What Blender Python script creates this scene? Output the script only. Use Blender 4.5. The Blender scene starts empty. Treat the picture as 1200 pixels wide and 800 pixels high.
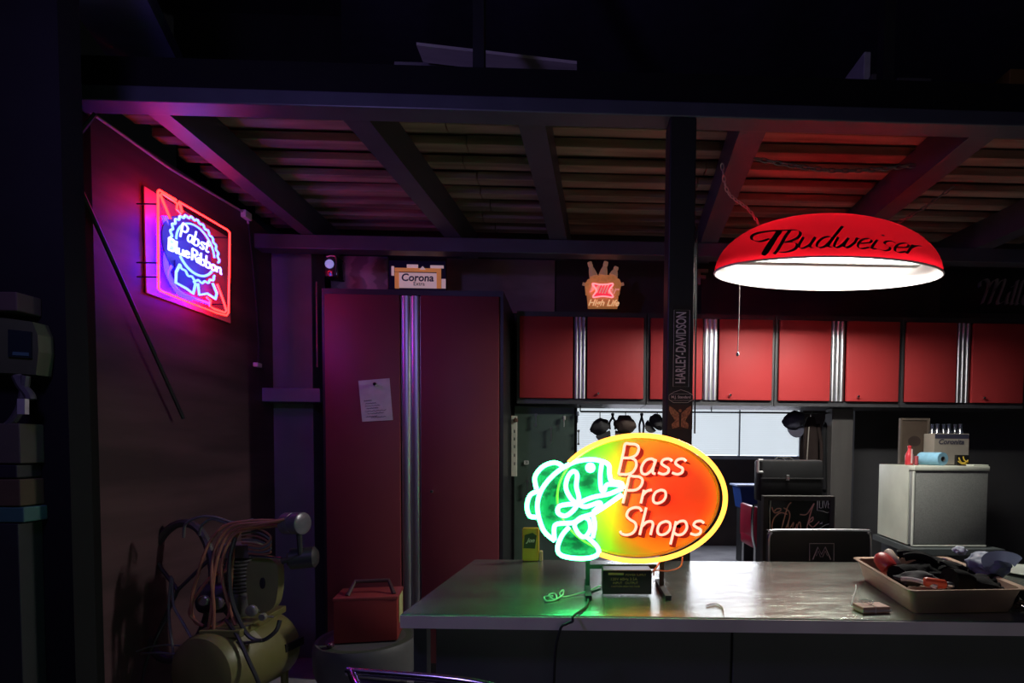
import bpy, bmesh, math, random
from mathutils import Vector, Matrix, Euler
from mathutils import noise as mnoise
random.seed(7)
sc = bpy.context.scene
COL = sc.collection
# ------------------------------------------------------------------ camera
F = 650.0; CX, CY = 694.0, 550.0
ROLL = 0.008; YAW = 0.034; PITCH = -0.038
EYE = Vector((0, 0, 1.3))
_f = Vector((math.sin(YAW)*math.cos(PITCH), math.cos(YAW)*math.cos(PITCH), math.sin(PITCH)))
_r = Vector((math.cos(YAW), -math.sin(YAW), 0))
_u = _r.cross(_f)
RR = (_r*math.cos(ROLL) + _u*math.sin(ROLL)).normalized()
UU = (-_r*math.sin(ROLL) + _u*math.cos(ROLL)).normalized()
cam = bpy.data.cameras.new('camera'); camo = bpy.data.objects.new('camera', cam); COL.objects.link(camo)
cam.sensor_width = 36; cam.lens = F/1200*36
cam.shift_x = (600-CX)/1200; cam.shift_y = (CY-400)/1200
cam.clip_start = 0.02
m = Matrix((RR, UU, -_f)).transposed().to_4x4(); m.translation = EYE
camo.matrix_world = m
sc.camera = camo
def ray(x, y):
    return _f*F + RR*(x-CX) + UU*(CY-y)
def W(x, y, D):
    d = ray(x, y); return EYE + d*(D/d.y)
def WZ(x, y, z):
    d = ray(x, y); return EYE + d*((z-EYE.z)/d.z)
def WX(x, y, X):
    d = ray(x, y); return EYE + d*(X/d.x)
# ------------------------------------------------------------------ world, lights, exposure
sc.view_settings.view_transform = 'Standard'; sc.view_settings.look = 'None'
sc.view_settings.exposure = 0.0; sc.view_settings.gamma = 1.0
sc.view_settings.use_curve_mapping = False
sc.cycles.use_denoising = True
sc.cycles.sample_clamp_indirect = 3.0
sc.cycles.max_bounces = 7
w = bpy.data.worlds.new('night'); sc.world = w; w.use_nodes = True
w.node_tree.nodes['Background'].inputs[0].default_value = (0.30, 0.33, 0.42, 1)
w.node_tree.nodes['Background'].inputs[1].default_value = 0.016
def point(name, loc, col, e, r=0.1):
    l = bpy.data.lights.new(name, 'POINT'); l.color = col; l.energy = e; l.shadow_soft_size = r
    o = bpy.data.objects.new(name, l); COL.objects.link(o); o.location = loc; return o
def area(name, loc, tgt, col, e, sx, sy):
    l = bpy.data.lights.new(name, 'AREA'); l.color = col; l.energy = e; l.shape = 'RECTANGLE'; l.size = sx; l.size_y = sy
    o = bpy.data.objects.new(name, l); COL.objects.link(o); o.location = loc
    o.rotation_euler = (Vector(tgt)-Vector(loc)).to_track_quat('-Z', 'Y').to_euler(); return o
# violet sign somewhere to the left behind the viewer, unseen white fill light added behind the viewer
point('violet_lamp', (-1.05, 0.80, 2.22), (0.40, 0.27, 1.0), 15, 0.10)
area('room_fill', (0.7, -1.3, 1.5), (0.3, 3, 0.9), (1.0, 0.95, 0.97), 2.0, 1.2, 0.8)
# the lamp's own tubes: see the pool lamp builder
# daylight through the far window
wl = W(812, 508, 7.2)
area('window_daylight', (wl.x+0.1, 7.05, 1.5), (wl.x+0.1, 3.0, 0.3), (0.85, 0.86, 1.0), 38, 2.4, 0.6)

# ------------------------------------------------------------------ materials
MATS = {}
def mat(name, col, rough=0.5, metal=0.0, col2=None, scale=8.0, stretch=(1,1,1), bump=0.0, em=None, es=0.0,
        coat=0.0, detail=4.0, thr=(0.35, 0.65), rvar=0.0, trans=0.0, spec=0.5, bscale=None, tex='noise'):
    if name in MATS: return MATS[name]
    M = bpy.data.materials.new(name); M.use_nodes = True
    nt = M.node_tree; b = nt.nodes['Principled BSDF']
    def c4(c): return (c[0], c[1], c[2], 1)
    b.inputs['Base Color'].default_value = c4(col)
    b.inputs['Roughness'].default_value = rough; b.inputs['Metallic'].default_value = metal
    b.inputs['Coat Weight'].default_value = coat; b.inputs['Transmission Weight'].default_value = trans
    b.inputs['Specular IOR Level'].default_value = spec
    if em is not None:
        b.inputs['Emission Color'].default_value = c4(em); b.inputs['Emission Strength'].default_value = es
    tc = nt.nodes.new('ShaderNodeTexCoord'); mp = nt.nodes.new('ShaderNodeMapping')
    mp.inputs['Scale'].default_value = stretch
    nt.links.new(tc.outputs['Object'], mp.inputs[0])
    if tex == 'wave':
        n = nt.nodes.new('ShaderNodeTexWave'); n.inputs['Distortion'].default_value = 6; n.inputs['Detail'].default_value = 3; n.inputs['Detail Scale'].default_value = 1.2
    else:
        n = nt.nodes.new('ShaderNodeTexNoise'); n.inputs['Detail'].default_value = detail
    n.inputs['Scale'].default_value = scale
    nt.links.new(mp.outputs[0], n.inputs['Vector'])
    nf = n.outputs['Fac']
    if col2 is None: col2 = tuple(min(1, c*0.82) for c in col)
    r = nt.nodes.new('ShaderNodeValToRGB')
    r.color_ramp.elements[0].position = thr[0]; r.color_ramp.elements[1].position = thr[1]
    r.color_ramp.elements[0].color = c4(col2); r.color_ramp.elements[1].color = c4(col)
    nt.links.new(nf, r.inputs[0]); nt.links.new(r.outputs[0], b.inputs['Base Color'])
    if rvar:
        mr = nt.nodes.new('ShaderNodeMapRange'); mr.inputs['To Min'].default_value = max(0, rough-rvar); mr.inputs['To Max'].default_value = rough+rvar
        nt.links.new(nf, mr.inputs['Value']); nt.links.new(mr.outputs[0], b.inputs['Roughness'])
    if bump:
        bp = nt.nodes.new('ShaderNodeBump'); bp.inputs['Strength'].default_value = bump; bp.inputs['Distance'].default_value = 0.01
        nt.links.new(nf, bp.inputs['Height']); nt.links.new(bp.outputs[0], b.inputs['Normal'])
    MATS[name] = M; return M
def neon(name, col, s):
    M = mat(name, (0.12, 0.12, 0.12), 0.2, em=col, es=s); return M

black_paint = mat('black_paint', (0.016, 0.016, 0.019), 0.55, bump=0.1, scale=40)
dark_steel = mat('dark_steel', (0.022, 0.020, 0.021), 0.45, scale=6, bump=0.06)
door_red = mat('door_red', (0.40, 0.036, 0.038), 0.55, col2=(0.37, 0.033, 0.035), scale=3, spec=0.25, bump=0.02)
case_dark = mat('case_dark', (0.022, 0.022, 0.024), 0.4, scale=10)
brushed = mat('brushed_aluminium', (0.62, 0.62, 0.64), 0.38, 1.0, scale=4, stretch=(60, 60, 1), bump=0.03)
stainless = mat('stainless', (0.50, 0.54, 0.47), 0.20, 0.86, col2=(0.42, 0.46, 0.40), scale=2.2, stretch=(1.5, 4, 4), rvar=0.08, bump=0.04, detail=8)
_nt = stainless.node_tree; _b = _nt.nodes['Principled BSDF']; _tc = _nt.nodes.new('ShaderNodeTexCoord'); _mp = _nt.nodes.new('ShaderNodeMapping')
_mp.inputs['Scale'].default_value = (2.0, 260, 1); _n = _nt.nodes.new('ShaderNodeTexNoise'); _n.inputs['Scale'].default_value = 3; _n.inputs['Detail'].default_value = 2
_bp = _nt.nodes.new('ShaderNodeBump'); _bp.inputs['Strength'].default_value = 0.42; _bp.inputs['Distance'].default_value = 0.001
_nt.links.new(_tc.outputs['Object'], _mp.inputs[0]); _nt.links.new(_mp.outputs[0], _n.inputs['Vector']); _nt.links.new(_n.outputs['Fac'], _bp.inputs['Height']); _nt.links.new(_bp.outputs[0], _b.inputs['Normal'])
chrome = mat('chrome', (0.8, 0.8, 0.82), 0.12, 1.0)
ply = mat('plywood_red_cast', (0.115, 0.055, 0.065), 0.6, col2=(0.05, 0.024, 0.03), scale=3, stretch=(1, 0.35, 2.5), bump=0.15, detail=8)  # red-purple neon light on the plywood is mixed into its colour
ply_pale = mat('plywood_pale', (0.8, 0.64, 0.66), 0.65, col2=(0.5, 0.38, 0.40), scale=2.2, stretch=(1, 1, 3.2), bump=0.1, tex='wave')
board_mat = mat('deck_board', (0.38, 0.26, 0.20), 0.72, col2=(0.17, 0.11, 0.085), scale=3, stretch=(0.6, 6, 6), bump=0.3, detail=9)
rubber = mat('rubber', (0.02, 0.02, 0.021), 0.7, scale=20)
white_plastic = mat('white_plastic', (0.6, 0.6, 0.56), 0.45)
paper = mat('paper', (0.62, 0.62, 0.58), 0.8, scale=14)
ink = mat('ink', (0.03, 0.03, 0.035), 0.7)
concrete = mat('concrete', (0.34, 0.34, 0.35), 0.7, col2=(0.24, 0.24, 0.25), scale=4, bump=0.1)
wall_dark = mat('wall_dark', (0.035, 0.034, 0.038), 0.8, scale=5, bump=0.05)

# ------------------------------------------------------------------ geometry helpers
def BM(): return bmesh.new()
def box(bm, lo, hi, bev=0.0, M=None, seg=2):
    r = bmesh.ops.create_cube(bm, size=1.0); vs = r['verts']
    lo = Vector(lo); hi = Vector(hi); c = (lo+hi)/2; s = hi-lo
    for v in vs: v.co = Vector((v.co.x*s.x, v.co.y*s.y, v.co.z*s.z)) + c
    if bev > 0:
        es = list({e for v in vs for e in v.link_edges})
        rr = bmesh.ops.bevel(bm, geom=es, offset=min(bev, min(s)*0.45), segments=seg, affect='EDGES', profile=0.5)
        vs = list({v for f in rr['faces'] for v in f.verts} | {v for v in vs if v.is_valid})
    if M is not None:
        for v in vs: v.co = M @ v.co
    return bm
def tube(bm, pts, r, n=8, closed=False, caps=True):
    pts = [Vector(p) for p in pts]; N = len(pts)
    rad = r if isinstance(r, (list, tuple)) else [r]*N
    if N < 2: return bm
    t0 = (pts[1]-pts[0]).normalized(); a = t0.orthogonal().normalized(); rings = []
    for i, p in enumerate(pts):
        if closed: t = pts[(i+1) % N]-pts[(i-1) % N]
        else: t = pts[min(i+1, N-1)]-pts[max(i-1, 0)]
        if t.length < 1e-9: t = t0
        t.normalize(); a = a-t*a.dot(t)
        a = a.normalized() if a.length > 1e-6 else t.orthogonal().normalized()
        b = t.cross(a)
        rings.append([bm.verts.new(p+(a*math.cos(2*math.pi*k/n)+b*math.sin(2*math.pi*k/n))*rad[i]) for k in range(n)])
    for i in range(N if closed else N-1):
        A, B = rings[i], rings[(i+1) % N]
        for k in range(n):
            try: bm.faces.new((A[k], A[(k+1) % n], B[(k+1) % n], B[k]))
            except ValueError: pass
    if caps and not closed:
        bm.faces.new(rings[0][::-1]); bm.faces.new(rings[-1])
    return bm
def lathe(bm, prof, M=None, n=28):
    """prof: (radius, height) about local Z"""
    M = M or Matrix.Identity(4); rings = []
    for r, z in prof:
        rings.append([bm.verts.new(M @ Vector((r*math.cos(2*math.pi*k/n), r*math.sin(2*math.pi*k/n), z))) for k in range(n)])
    for A, B in zip(rings, rings[1:]):
        for k in range(n): bm.faces.new((A[k], A[(k+1) % n], B[(k+1) % n], B[k]))
    bm.faces.new(rings[0][::-1]); bm.faces.new(rings[-1])
    return bm
def prism(bm, pts, d):
    """flat polygon (world points) thickened by vector d"""
    d = Vector(d); a = [bm.verts.new(Vector(p)) for p in pts]; b = [bm.verts.new(Vector(p)+d) for p in pts]
    n = len(a); bm.faces.new(a); bm.faces.new(b[::-1])
    for i in range(n): bm.faces.new((a[i], b[i], b[(i+1) % n], a[(i+1) % n]))
    return bm
def smooth(pts, k=6, closed=False):
    P = [Vector(p) for p in pts]; n = len(P); out = []
    if n < 3: return P
    for i in range(n if closed else n-1):
        if closed: p0, p1, p2, p3 = P[i-1], P[i], P[(i+1) % n], P[(i+2) % n]
        else: p0, p1, p2, p3 = P[max(i-1, 0)], P[i], P[i+1], P[min(i+2, n-1)]
        for j in range(k):
            t = j/k
            out.append(0.5*((2*p1)+(p2-p0)*t+(2*p0-5*p1+4*p2-p3)*t*t+(3*p1-p0-3*p2+p3)*t**3))
    if not closed: out.append(P[-1])
    return out
def nibband(bm, pts, nib, d, minw=0.0):
    """calligraphic stroke: path swept by a slanted nib vector, thickened by d"""
    nib = Vector(nib)/2; d = Vector(d); L = []
    for i, p in enumerate(pts):
        t = (Vector(pts[min(i+1, len(pts)-1)])-Vector(pts[max(i-1, 0)]))
        L.append((Vector(p)-nib, Vector(p)+nib))
    V = [[bm.verts.new(a), bm.verts.new(b), bm.verts.new(a+d), bm.verts.new(b+d)] for a, b in L]
    for A, B in zip(V, V[1:]):
        for q in ((A[0], A[1], B[1], B[0]), (A[2], B[2], B[3], A[3]), (A[0], B[0], B[2], A[2]), (A[1], A[3], B[3], B[1])):
            bm.faces.new(q)
    return bm
def blob(bm, c, s, seed=0, amp=0.3, f=3.0, sub=3, M=None):
    r = bmesh.ops.create_icosphere(bm, subdivisions=sub, radius=1.0)
    for v in r['verts']:
        n = mnoise.noise(v.co*f*0.5+Vector((seed*7.1, seed*3.3, seed))); n2 = mnoise.noise(v.co*f*1.6+Vector((seed*2.1, 9, seed)))
        k = 1+amp*n*1.4+amp*0.5*(abs(n2)*2-0.6)
        p = Vector((v.co.x*s[0], v.co.y*s[1], v.co.z*s[2]))*k
        if M is not None: p = M @ p
        v.co = p+Vector(c)
    return bm
def text_mesh(bm, s, M, size=1.0, shear=0.0, ext=0.0, bold=0.0, align='CENTER'):
    cu = bpy.data.curves.new('t', 'FONT'); cu.body = s; cu.size = size; cu.shear = shear; cu.extrude = ext; cu.offset = bold
    cu.align_x = align; cu.align_y = 'CENTER'; cu.resolution_u = 3
    o = bpy.data.objects.new('t', cu); me = bpy.data.meshes.new_from_object(o)
    n0 = len(bm.verts); bm.from_mesh(me); bm.verts.ensure_lookup_table()
    for v in bm.verts[n0:]: v.co = M @ v.co
    bpy.data.objects.remove(o); bpy.data.curves.remove(cu); bpy.data.meshes.remove(me)
    return bm
def thing(name, label, cat, loc, group=None, kind=None):
    o = bpy.data.objects.new(name, None); COL.objects.link(o); o.location = loc
    o.empty_display_size = 0.05; o['label'] = label; o['category'] = cat
    if group: o['group'] = group
    if kind: o['kind'] = kind
    return o
def rootloc(o):
    v = Vector((0, 0, 0))
    while o is not None: v += Vector(o.location); o = o.parent
    return v
def part(name, bm, m, parent=None, label=None, sm=False, kind=None, at=None):
    """mesh built in world coordinates, stored relative to its parent (or to at)"""
    bmesh.ops.recalc_face_normals(bm, faces=bm.faces)
    off = rootloc(parent) if parent is not None else Vector((0, 0, 0))
    loc = Vector((0, 0, 0))
    if at is not None: loc = Vector(at)-off; off = Vector(at)
    for v in bm.verts: v.co -= off
    me = bpy.data.meshes.new(name); bm.to_mesh(me); bm.free()
    ms = m if isinstance(m, list) else [m]
    for x in ms: me.materials.append(x)
    if sm:
        for p in me.polygons: p.use_smooth = True
        try: me.set_sharp_from_angle(angle=math.radians(38))
        except Exception: pass
    o = bpy.data.objects.new(name, me); COL.objects.link(o); o.location = loc
    if parent is not None: o.parent = parent
    if label: o['label'] = label
    if kind: o['kind'] = kind
    return o
def solo(name, label, cat, bm, m, at, group=None, sm=False, kind=None):
    o = part(name, bm, m, None, label, sm, kind, at); o['category'] = cat
    if group: o['group'] = group
    return o
def struct(name, bm, m): return part(name, bm, m, kind='structure')
def dup(root, loc, label=None, group=None):
    r = root.copy(); COL.objects.link(r); r.location = loc
    if label: r['label'] = label
    if group: r['group'] = group
    for ch in list(root.children):
        c = ch.copy(); COL.objects.link(c); c.parent = r
        for g in list(ch.children):
            d = g.copy(); COL.objects.link(d); d.parent = c
    return r
def rot(e, c=(0, 0, 0)):
    return Matrix.Translation(Vector(c)) @ Euler(e).to_matrix().to_4x4()

# stroke letters: baseline 0, x height .5, capital height 1
GL = {
 'B': ([[(0.02,0),(0.02,.25),(0.02,.5),(0.02,.75),(0.02,1),(.18,1),(.36,.98),(.48,.86),(.46,.66),(.3,.55),(.06,.54)],[(.28,.55),(.46,.46),(.53,.27),(.46,.07),(.3,0),(.15,0),(0.02,0)]], .68),
 'P': ([[(0,0),(0,.25),(0,.5),(0,.75),(0,1),(.16,1),(.34,.98),(.47,.86),(.46,.64),(.32,.5),(.05,.48)]], .60),
 'S': ([[(.52,.86),(.42,.98),(.24,1.0),(.08,.9),(.06,.7),(.2,.56),(.38,.45),(.46,.28),(.4,.08),(.22,0),(.04,.04),(-.04,.14)]], .64),
 'a': ([[(.42,.42),(.3,.51),(.12,.46),(.03,.25),(.08,.05),(.22,0),(.36,.12),(.42,.32),(.43,.5),(.41,.25),(.43,.05),(.52,.02)]], .58),
 's': ([[(.38,.43),(.26,.51),(.1,.48),(.06,.36),(.18,.27),(.32,.19),(.33,.06),(.2,0),(.02,.05)]], .45),
 'r': ([[(0,.5),(0,.25),(0,0)],[(0,.3),(.1,.45),(.26,.5)]], .36),
 'o': ([[(.22,.5),(.06,.42),(.01,.25),(.06,.06),(.2,0),(.36,.08),(.42,.25),(.36,.44),(.22,.5)]], .56),
 'h': ([[(0,1),(0,.5),(0,0)],[(0,.3),(.12,.46),(.28,.49),(.36,.38),(.36,.2),(.36,0)]], .54),
 'p': ([[(0,.5),(0,.1),(0,-.35)],[(0,.36),(.12,.49),(.3,.49),(.41,.27),(.34,.05),(.16,0),(0,.1)]], .56),
 'b': ([[(0,1),(0,.5),(0,.05),(.16,0),(.33,.05),(.4,.27),(.3,.48),(.14,.48),(0,.36)]], .54),
 't': ([[(.12,.85),(.12,.4),(.13,.08),(.24,0),(.34,.05)],[(-.02,.55),(.3,.55)]], .40),
 'l': ([[(0,1),(0,.5),(0,0.05),(.08,0)]], .22),
 'u': ([[(0,.5),(0,.2),(.06,.03),(.2,0),(.34,.14),(.38,.3),(.38,.5),(.37,.2),(.4,.03),(.5,.02)]], .54),
 'e': ([[(.04,.25),(.2,.27),(.36,.33),(.34,.46),(.2,.51),(.06,.42),(.02,.22),(.1,.04),(.25,0),(.42,.1)]], .48),
 'd': ([[(.42,.42),(.3,.51),(.12,.46),(.03,.25),(.08,.05),(.22,0),(.36,.12),(.44,.5),(.5,1.02),(.43,.4),(.43,.06),(.54,.04)]], .58),
 'w': ([[(0,.5),(.02,.2),(.08,.02),(.2,.02),(.3,.2),(.34,.48),(.33,.2),(.4,.02),(.52,.03),(.62,.25),(.62,.5),(.7,.44)]], .74),
 'i': ([[(.04,.5),(.02,.2),(.06,.02),(.18,.06)],[(.1,.72),(.14,.76)]], .26),
 'n': ([[(0,.5),(0,.25),(0,0)],[(0,.3),(.12,.46),(.28,.49),(.36,.38),(.36,.2),(.38,.04),(.46,.02)]], .54),
 'R': ([[(0,0),(0,.5),(0,1),(.16,1),(.34,.98),(.46,.85),(.42,.64),(.28,.54),(.04,.52)],[(.22,.53),(.36,.25),(.52,0)]], .62),
 'k': ([[(.04,1.05),(0,.5),(-.03,0)],[(.34,.52),(.14,.34),(.02,.25),(.2,.18),(.3,.02),(.44,.06)]], .50),
 'M': ([[(-.3,.7),(-.34,.9),(-.15,1.02),(.02,.9),(.06,.6),(.0,.0)],[(.04,.55),(.2,.95),(.36,1.0),(.36,.6),(.3,.0)],[(.34,.5),(.52,.95),(.7,.98),(.68,.5),(.64,.1),(.74,.0),(.9,.1)]], 1.0),
 'C': ([[(.5,.82),(.4,.98),(.2,1.0),(.03,.8),(-.03,.45),(.06,.12),(.24,0),(.42,.08),(.54,.24)]], .62),
}
def strokes(s, shear=0.2, k=5, kern=1.0):
    x = 0; out = []
    for ch in s:
        if ch == ' ': x += .35; continue
        g, adv = GL[ch]
        for st in g:
            out.append([Vector((x+p.x+p.y*shear, p.y, 0)) for p in smooth([(a, b, 0) for a, b in st], k)])
        x += adv*kern
    return out, x

# ------------------------------------------------------------------ the setting
XL = -1.81 + 0.0
bm = BM(); box(bm, (-3.4, -3.2, -0.06), (4.4, 9.0, 0)); struct('floor', bm, concrete)
# left: plywood-faced wall from the loft's front post back to the rear column
Dp0, Dp1 = 2.10, 3.30
pTL = WX(104, 130, XL); pTR = WX(291, 252, XL)
bm = BM(); prism(bm, [(XL, 2.08, 0), (XL, 3.42, 0), (XL, 3.42, pTR.z-0.02), (XL, pTR.y, pTR.z), (XL, pTL.y, pTL.z), (XL, 2.08, pTL.z)], (-0.02, 0, 0))
struct('wall_left', bm, ply)
bm = BM(); box(bm, (-3.4, -3.2, 0), (-3.3, 9.0, 4.2)); struct('wall_outer_left', bm, mat('wall_black', (0.008, 0.008, 0.008), 0.9))
bm = BM(); box(bm, (3.6, -3.2, 0), (3.7, 9.0, 4.2)); struct('wall_right', bm, wall_dark)
bm = BM(); box(bm, (-3.4, -3.2, 4.1), (3.7, 9.0, 4.2)); struct('ceiling', bm, wall_dark)
# back wall with a wide opening below the wall cabinets
YB = 3.78
zo = W(800, 478, YB).z
xo0 = W(676, 560, YB).x; xo1 = W(1000, 560, YB).x
bm = BM()
box(bm, (-2.6, YB, 0), (xo0, YB+0.08, 4.1)); box(bm, (xo1, YB, 0), (3.6, YB+0.08, 4.1)); box(bm, (xo0, YB, zo+0.02), (xo1, YB+0.08, 4.1))
struct('wall_back', bm, wall_dark)
# far room behind the opening
YF = 7.4
wz0 = W(800, 535, YF).z; wz1 = W(800, 478, YF).z+0.12
wx0 = W(640, 500, YF).x; wx1 = W(938, 500, YF).x
bm = BM()
box(bm, (-3.3, YF, 0), (wx0, YF+0.1, 4.1)); box(bm, (wx1, YF, 0), (3.6, YF+0.1, 4.1))
box(bm, (wx0, YF, 0), (wx1, YF+0.1, wz0)); box(bm, (wx0, YF, wz1), (wx1, YF+0.1, 4.1))
brown_wall = mat('brown_wall', (0.10, 0.072, 0.062), 0.8, scale=4)
struct('wall_far', bm, brown_wall)
wr = thing('window_1', 'wide far window with closed white slat blinds glowing with daylight', 'window', ((wx0+wx1)/2, YF, wz0), kind='structure')
frm = mat('window_white', (0.6, 0.62, 0.66), 0.5)
xm = W(866, 510, YF).x
bm = BM()
for a, b in (((wx0, wz0-0.03), (wx1, wz0+0.02)), ((wx0, wz1-0.02), (wx1, wz1+0.03)), ((wx0-0.02, wz0), (wx0+0.02, wz1)), ((wx1-0.02, wz0), (wx1+0.02, wz1)), ((xm-0.008, wz0), (xm+0.008, wz1))):
    box(bm, (a[0], YF-0.03, a[1]), (b[0], YF+0.05, b[1]))
part('window_frame', bm, frm, wr)
bm = BM(); box(bm, (wx0, YF+0.06, wz0), (wx1, YF+0.065, wz1))
daylit = mat('daylit_pane', (0.8, 0.85, 0.9), 0.3, em=(0.80, 0.88, 1.0), es=1.35)
part('pane', bm, daylit, wr)
slat_m = mat('blind_slat', (0.75, 0.77, 0.8), 0.5, em=(0.78, 0.86, 0.92), es=0.72)
nsl = 26; proto = None
for i in range(nsl):
    z = wz0+0.03+(wz1-wz0-0.05)*i/nsl
    if proto is None:
        bm = BM(); box(bm, (wx0+0.02, YF-0.002, z), (wx1-0.02, YF+0.002, z+0.0265), M=Matrix.Translation((0, 0, 0)))
        proto = part('blind_slat', bm, slat_m, wr); z0 = z
    else:
        c = proto.copy(); COL.objects.link(c); c.parent = wr; c.location = (0, 0, z-z0)
# plywood strips on the wall above the cabinets
ZT = W(500, 300, YB-0.02).z
def strip(name, x0, y0, x1, y1, m):
    a = W(x0, y0, YB-0.01); b = W(x1, y1, YB-0.01)
    bm = BM(); box(bm, (a.x, YB-0.018, b.z), (b.x, YB-0.002, a.z)); return struct(name, bm, m)
strip('trim_1', 388, 300, 455, 352, ply_pale)
strip('trim_2', 524, 303, 650, 368, mat('plywood_grey', (0.34, 0.26, 0.26), 0.7, col2=(0.22, 0.17, 0.17), scale=3, stretch=(1, 1, 3)))
strip('trim_3', 652, 300, 790, 372, mat('ply_black', (0.05, 0.045, 0.047), 0.7, scale=6))
strip('trim_4', 822, 312, 1200, 378, mat('ply_black2', (0.045, 0.038, 0.04), 0.7, scale=6))

# ------------------------------------------------------------------ the loft
YP = 2.02
zb0 = W(300, 122, YP).z; zb1 = W(300, 104, YP).z
ZJ_ = W(300, 133, YP+0.07).z; zj0 = ZJ_; zj1 = zj0+0.150
violet_steel = mat('painted_steel', (0.066, 0.066, 0.09), 0.45, spec=0.7, scale=8, bump=0.05)
loft = thing('storage_loft', 'dark steel storage loft with a decking of spaced brown boards overhead', 'loft', (0.4, 2.9, 0))
xr = 2.9
bm = BM(); box(bm, (XL-0.06, YP, zb0), (xr, YP+0.085, zb1), 0.004); part('front_beam', bm, violet_steel, loft)
YR = WZ(450, 276, zj0).y; zr = W(450, 293, YR).z
bm = BM(); box(bm, (XL-0.0, YR, zr), (xr, YR+0.09, zj0-0.001), 0.004); part('rear_beam', bm, violet_steel, loft)
def joist(xa, ya, xb, yb, wd):
    a = WZ(xa, ya, zj0); b = WZ(xb, yb, zj0)
    d = (b-a); k = (3.60-a.y)/d.y; b = a+d*k; k0 = (YP+0.09-a.y)/d.y; a = a+d*k0
    a.z = b.z = zj0
    bm = BM(); prism(bm, [a+Vector((-wd/2, 0, 0)), a+Vector((wd/2, 0, 0)), b+Vector((wd/2, 0, 0)), b+Vector((-wd/2, 0, 0))], (0, 0, zj1-zj0))
    return part('joist', bm, violet_steel, loft)
joist(182, 131, 358, 273, 0.075); joist(414, 137, 529, 276, 0.095); joist(622, 142, 653, 276, 0.10)
joist(884, 150, 832, 282, 0.10); joist(1150, 162, 1008, 275, 0.10)
joist(1420, 175, 1190, 275, 0.10)
bm = BM(); box(bm, (XL-0.06, YP+0.02, zb1+0.0005), (xr, YP+0.085, zj1+0.004)); part('fascia', bm, mat('matt_black', (0.006, 0.006, 0.007), 0.8, spec=0.2), loft)
# decking boards: spaced so that each next board's edge shows
ys = [WZ(700, 150, zj1+0.002).y + 0.158*(i-1) for i in range(10)]
ys = [y for y in ys if y < 3.62]
for i, y in enumerate(ys):
    bm = BM(); dz = 0
    x0 = XL-0.05; cuts = [x0, -0.55+0.1*random.random(), 0.62+0.1*random.random(), xr]
    for j in range(3):
        bm = BM(); h = random.uniform(-0.006, 0.004)
        box(bm, (cuts[j]+0.002, y+random.uniform(-.004, .004), zj1+0.002), (cuts[j+1]-0.002, y+0.066, zj1+0.042+h), 0.003, seg=1)
        part('board', bm, board_mat, loft)
# upper layer of boards laid above the gaps
for i in range(len(ys)):
    y = ys[i]+0.045
    bm = BM(); box(bm, (XL-0.05, y, zj1+0.05), (xr, y+0.135, zj1+0.08)); part('upper_board', bm, mat('board_dark', (0.22, 0.14, 0.11), 0.8, scale=4, stretch=(1, 6, 6)), loft)
# posts
pl = W(783, 330, YP+0.0).x; pr = W(814, 330, YP).x
bm = BM(); box(bm, (pl, YP+0.002, 0), (pr, YP+0.10, zb0-0.001), 0.005); part('post', bm, dark_steel, loft)
a = W(85, 400, YP).x
bm = BM(); box(bm, (a-0.10, YP, 0), (a, YP+0.10, zb0-0.001), 0.005); part('post', bm, mat('matt_black', (0.006, 0.006, 0.007), 0.8, spec=0.2), loft)
for x, D in ((560, YP+0.03), (1042, YP+0.03)):
    a = W(x-6, 50, D).x; b = W(x+7, 50, D).x
    bm = BM(); box(bm, (a, D, zb1), (b, D+0.045, 3.9)); part('rail_post', bm, black_paint, loft)
# thin conduit beside the post
bm = BM(); tube(bm, [W(817, 262, YP+0.02), W(814, 508, YP+0.02)], 0.003, 6); part('conduit', bm, chrome, loft, label='thin bright wire running down the post')
# steel edge strip along top of the plywood wall
bm = BM(); tube(bm, [WX(104, 130, XL+0.012), WX(200, 198, XL+0.012), WX(288, 250, XL+0.012), WX(291, 262, XL+0.012)], 0.006, 6)
part('edge_strip', bm, mat('edge_strip', (0.4, 0.3, 0.3), 0.5), loft)
# brace rods at the left
bm = BM(); tube(bm, [WX(87, 205, XL+0.05), WX(150, 345, XL+0.05), WX(215, 490, XL+0.05)], 0.008, 6); part('brace_rod', bm, black_paint, loft)
bm = BM(); tube(bm, [W(112, 133, 2.0), W(86, 165, 2.0), W(30, 240, 2.0)], 0.007, 6); part('brace_rod', bm, black_paint, loft)
# stuff stored on the loft
def plank(x0, y0, x1, y1, D, th, m, name, label, cat, w_=0.1, grp=None):
    a = W(x0, y0, D); b = W(x1, y1, D); t = Vector((0, 0, th))
    bm = BM(); prism(bm, [a, b, b+t, a+t], (0, w_, 0)); return solo(name, label, cat, bm, m, (a+b)/2, grp)
pw = mat('pale_wood', (0.6, 0.55, 0.5), 0.7, scale=5, stretch=(1, 5, 5))
plank(488, 53, 676, 75, 2.35, 0.012, pw, 'batten', 'long pale wooden batten sloping down on the loft above the purple beam', 'batten')
zt = zj1+0.082
def loft_box(x0, x1, ytop, D, dd, m, name, label, cat):
    a = W(x0, ytop-6, D); b = W(x1, ytop-6, D); a.z = max(a.z, zt+0.03); bm = BM(); box(bm, (a.x, D, zt), (b.x, D+dd, a.z), 0.004)
    return solo(name, label, cat, bm, m, ((a.x+b.x)/2, D+dd/2, zt))
a = W(462, 72, 2.5); b = W(655, 72, 2.5)
bm = BM()
for i in range(3): box(bm, (a.x, 2.5+0.16*i, zt), (b.x, 2.62+0.16*i, zt+0.10))
box(bm, (a.x, 2.5, zt+0.1), (b.x, 2.94, max(a.z, zt+0.115)))
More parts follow.
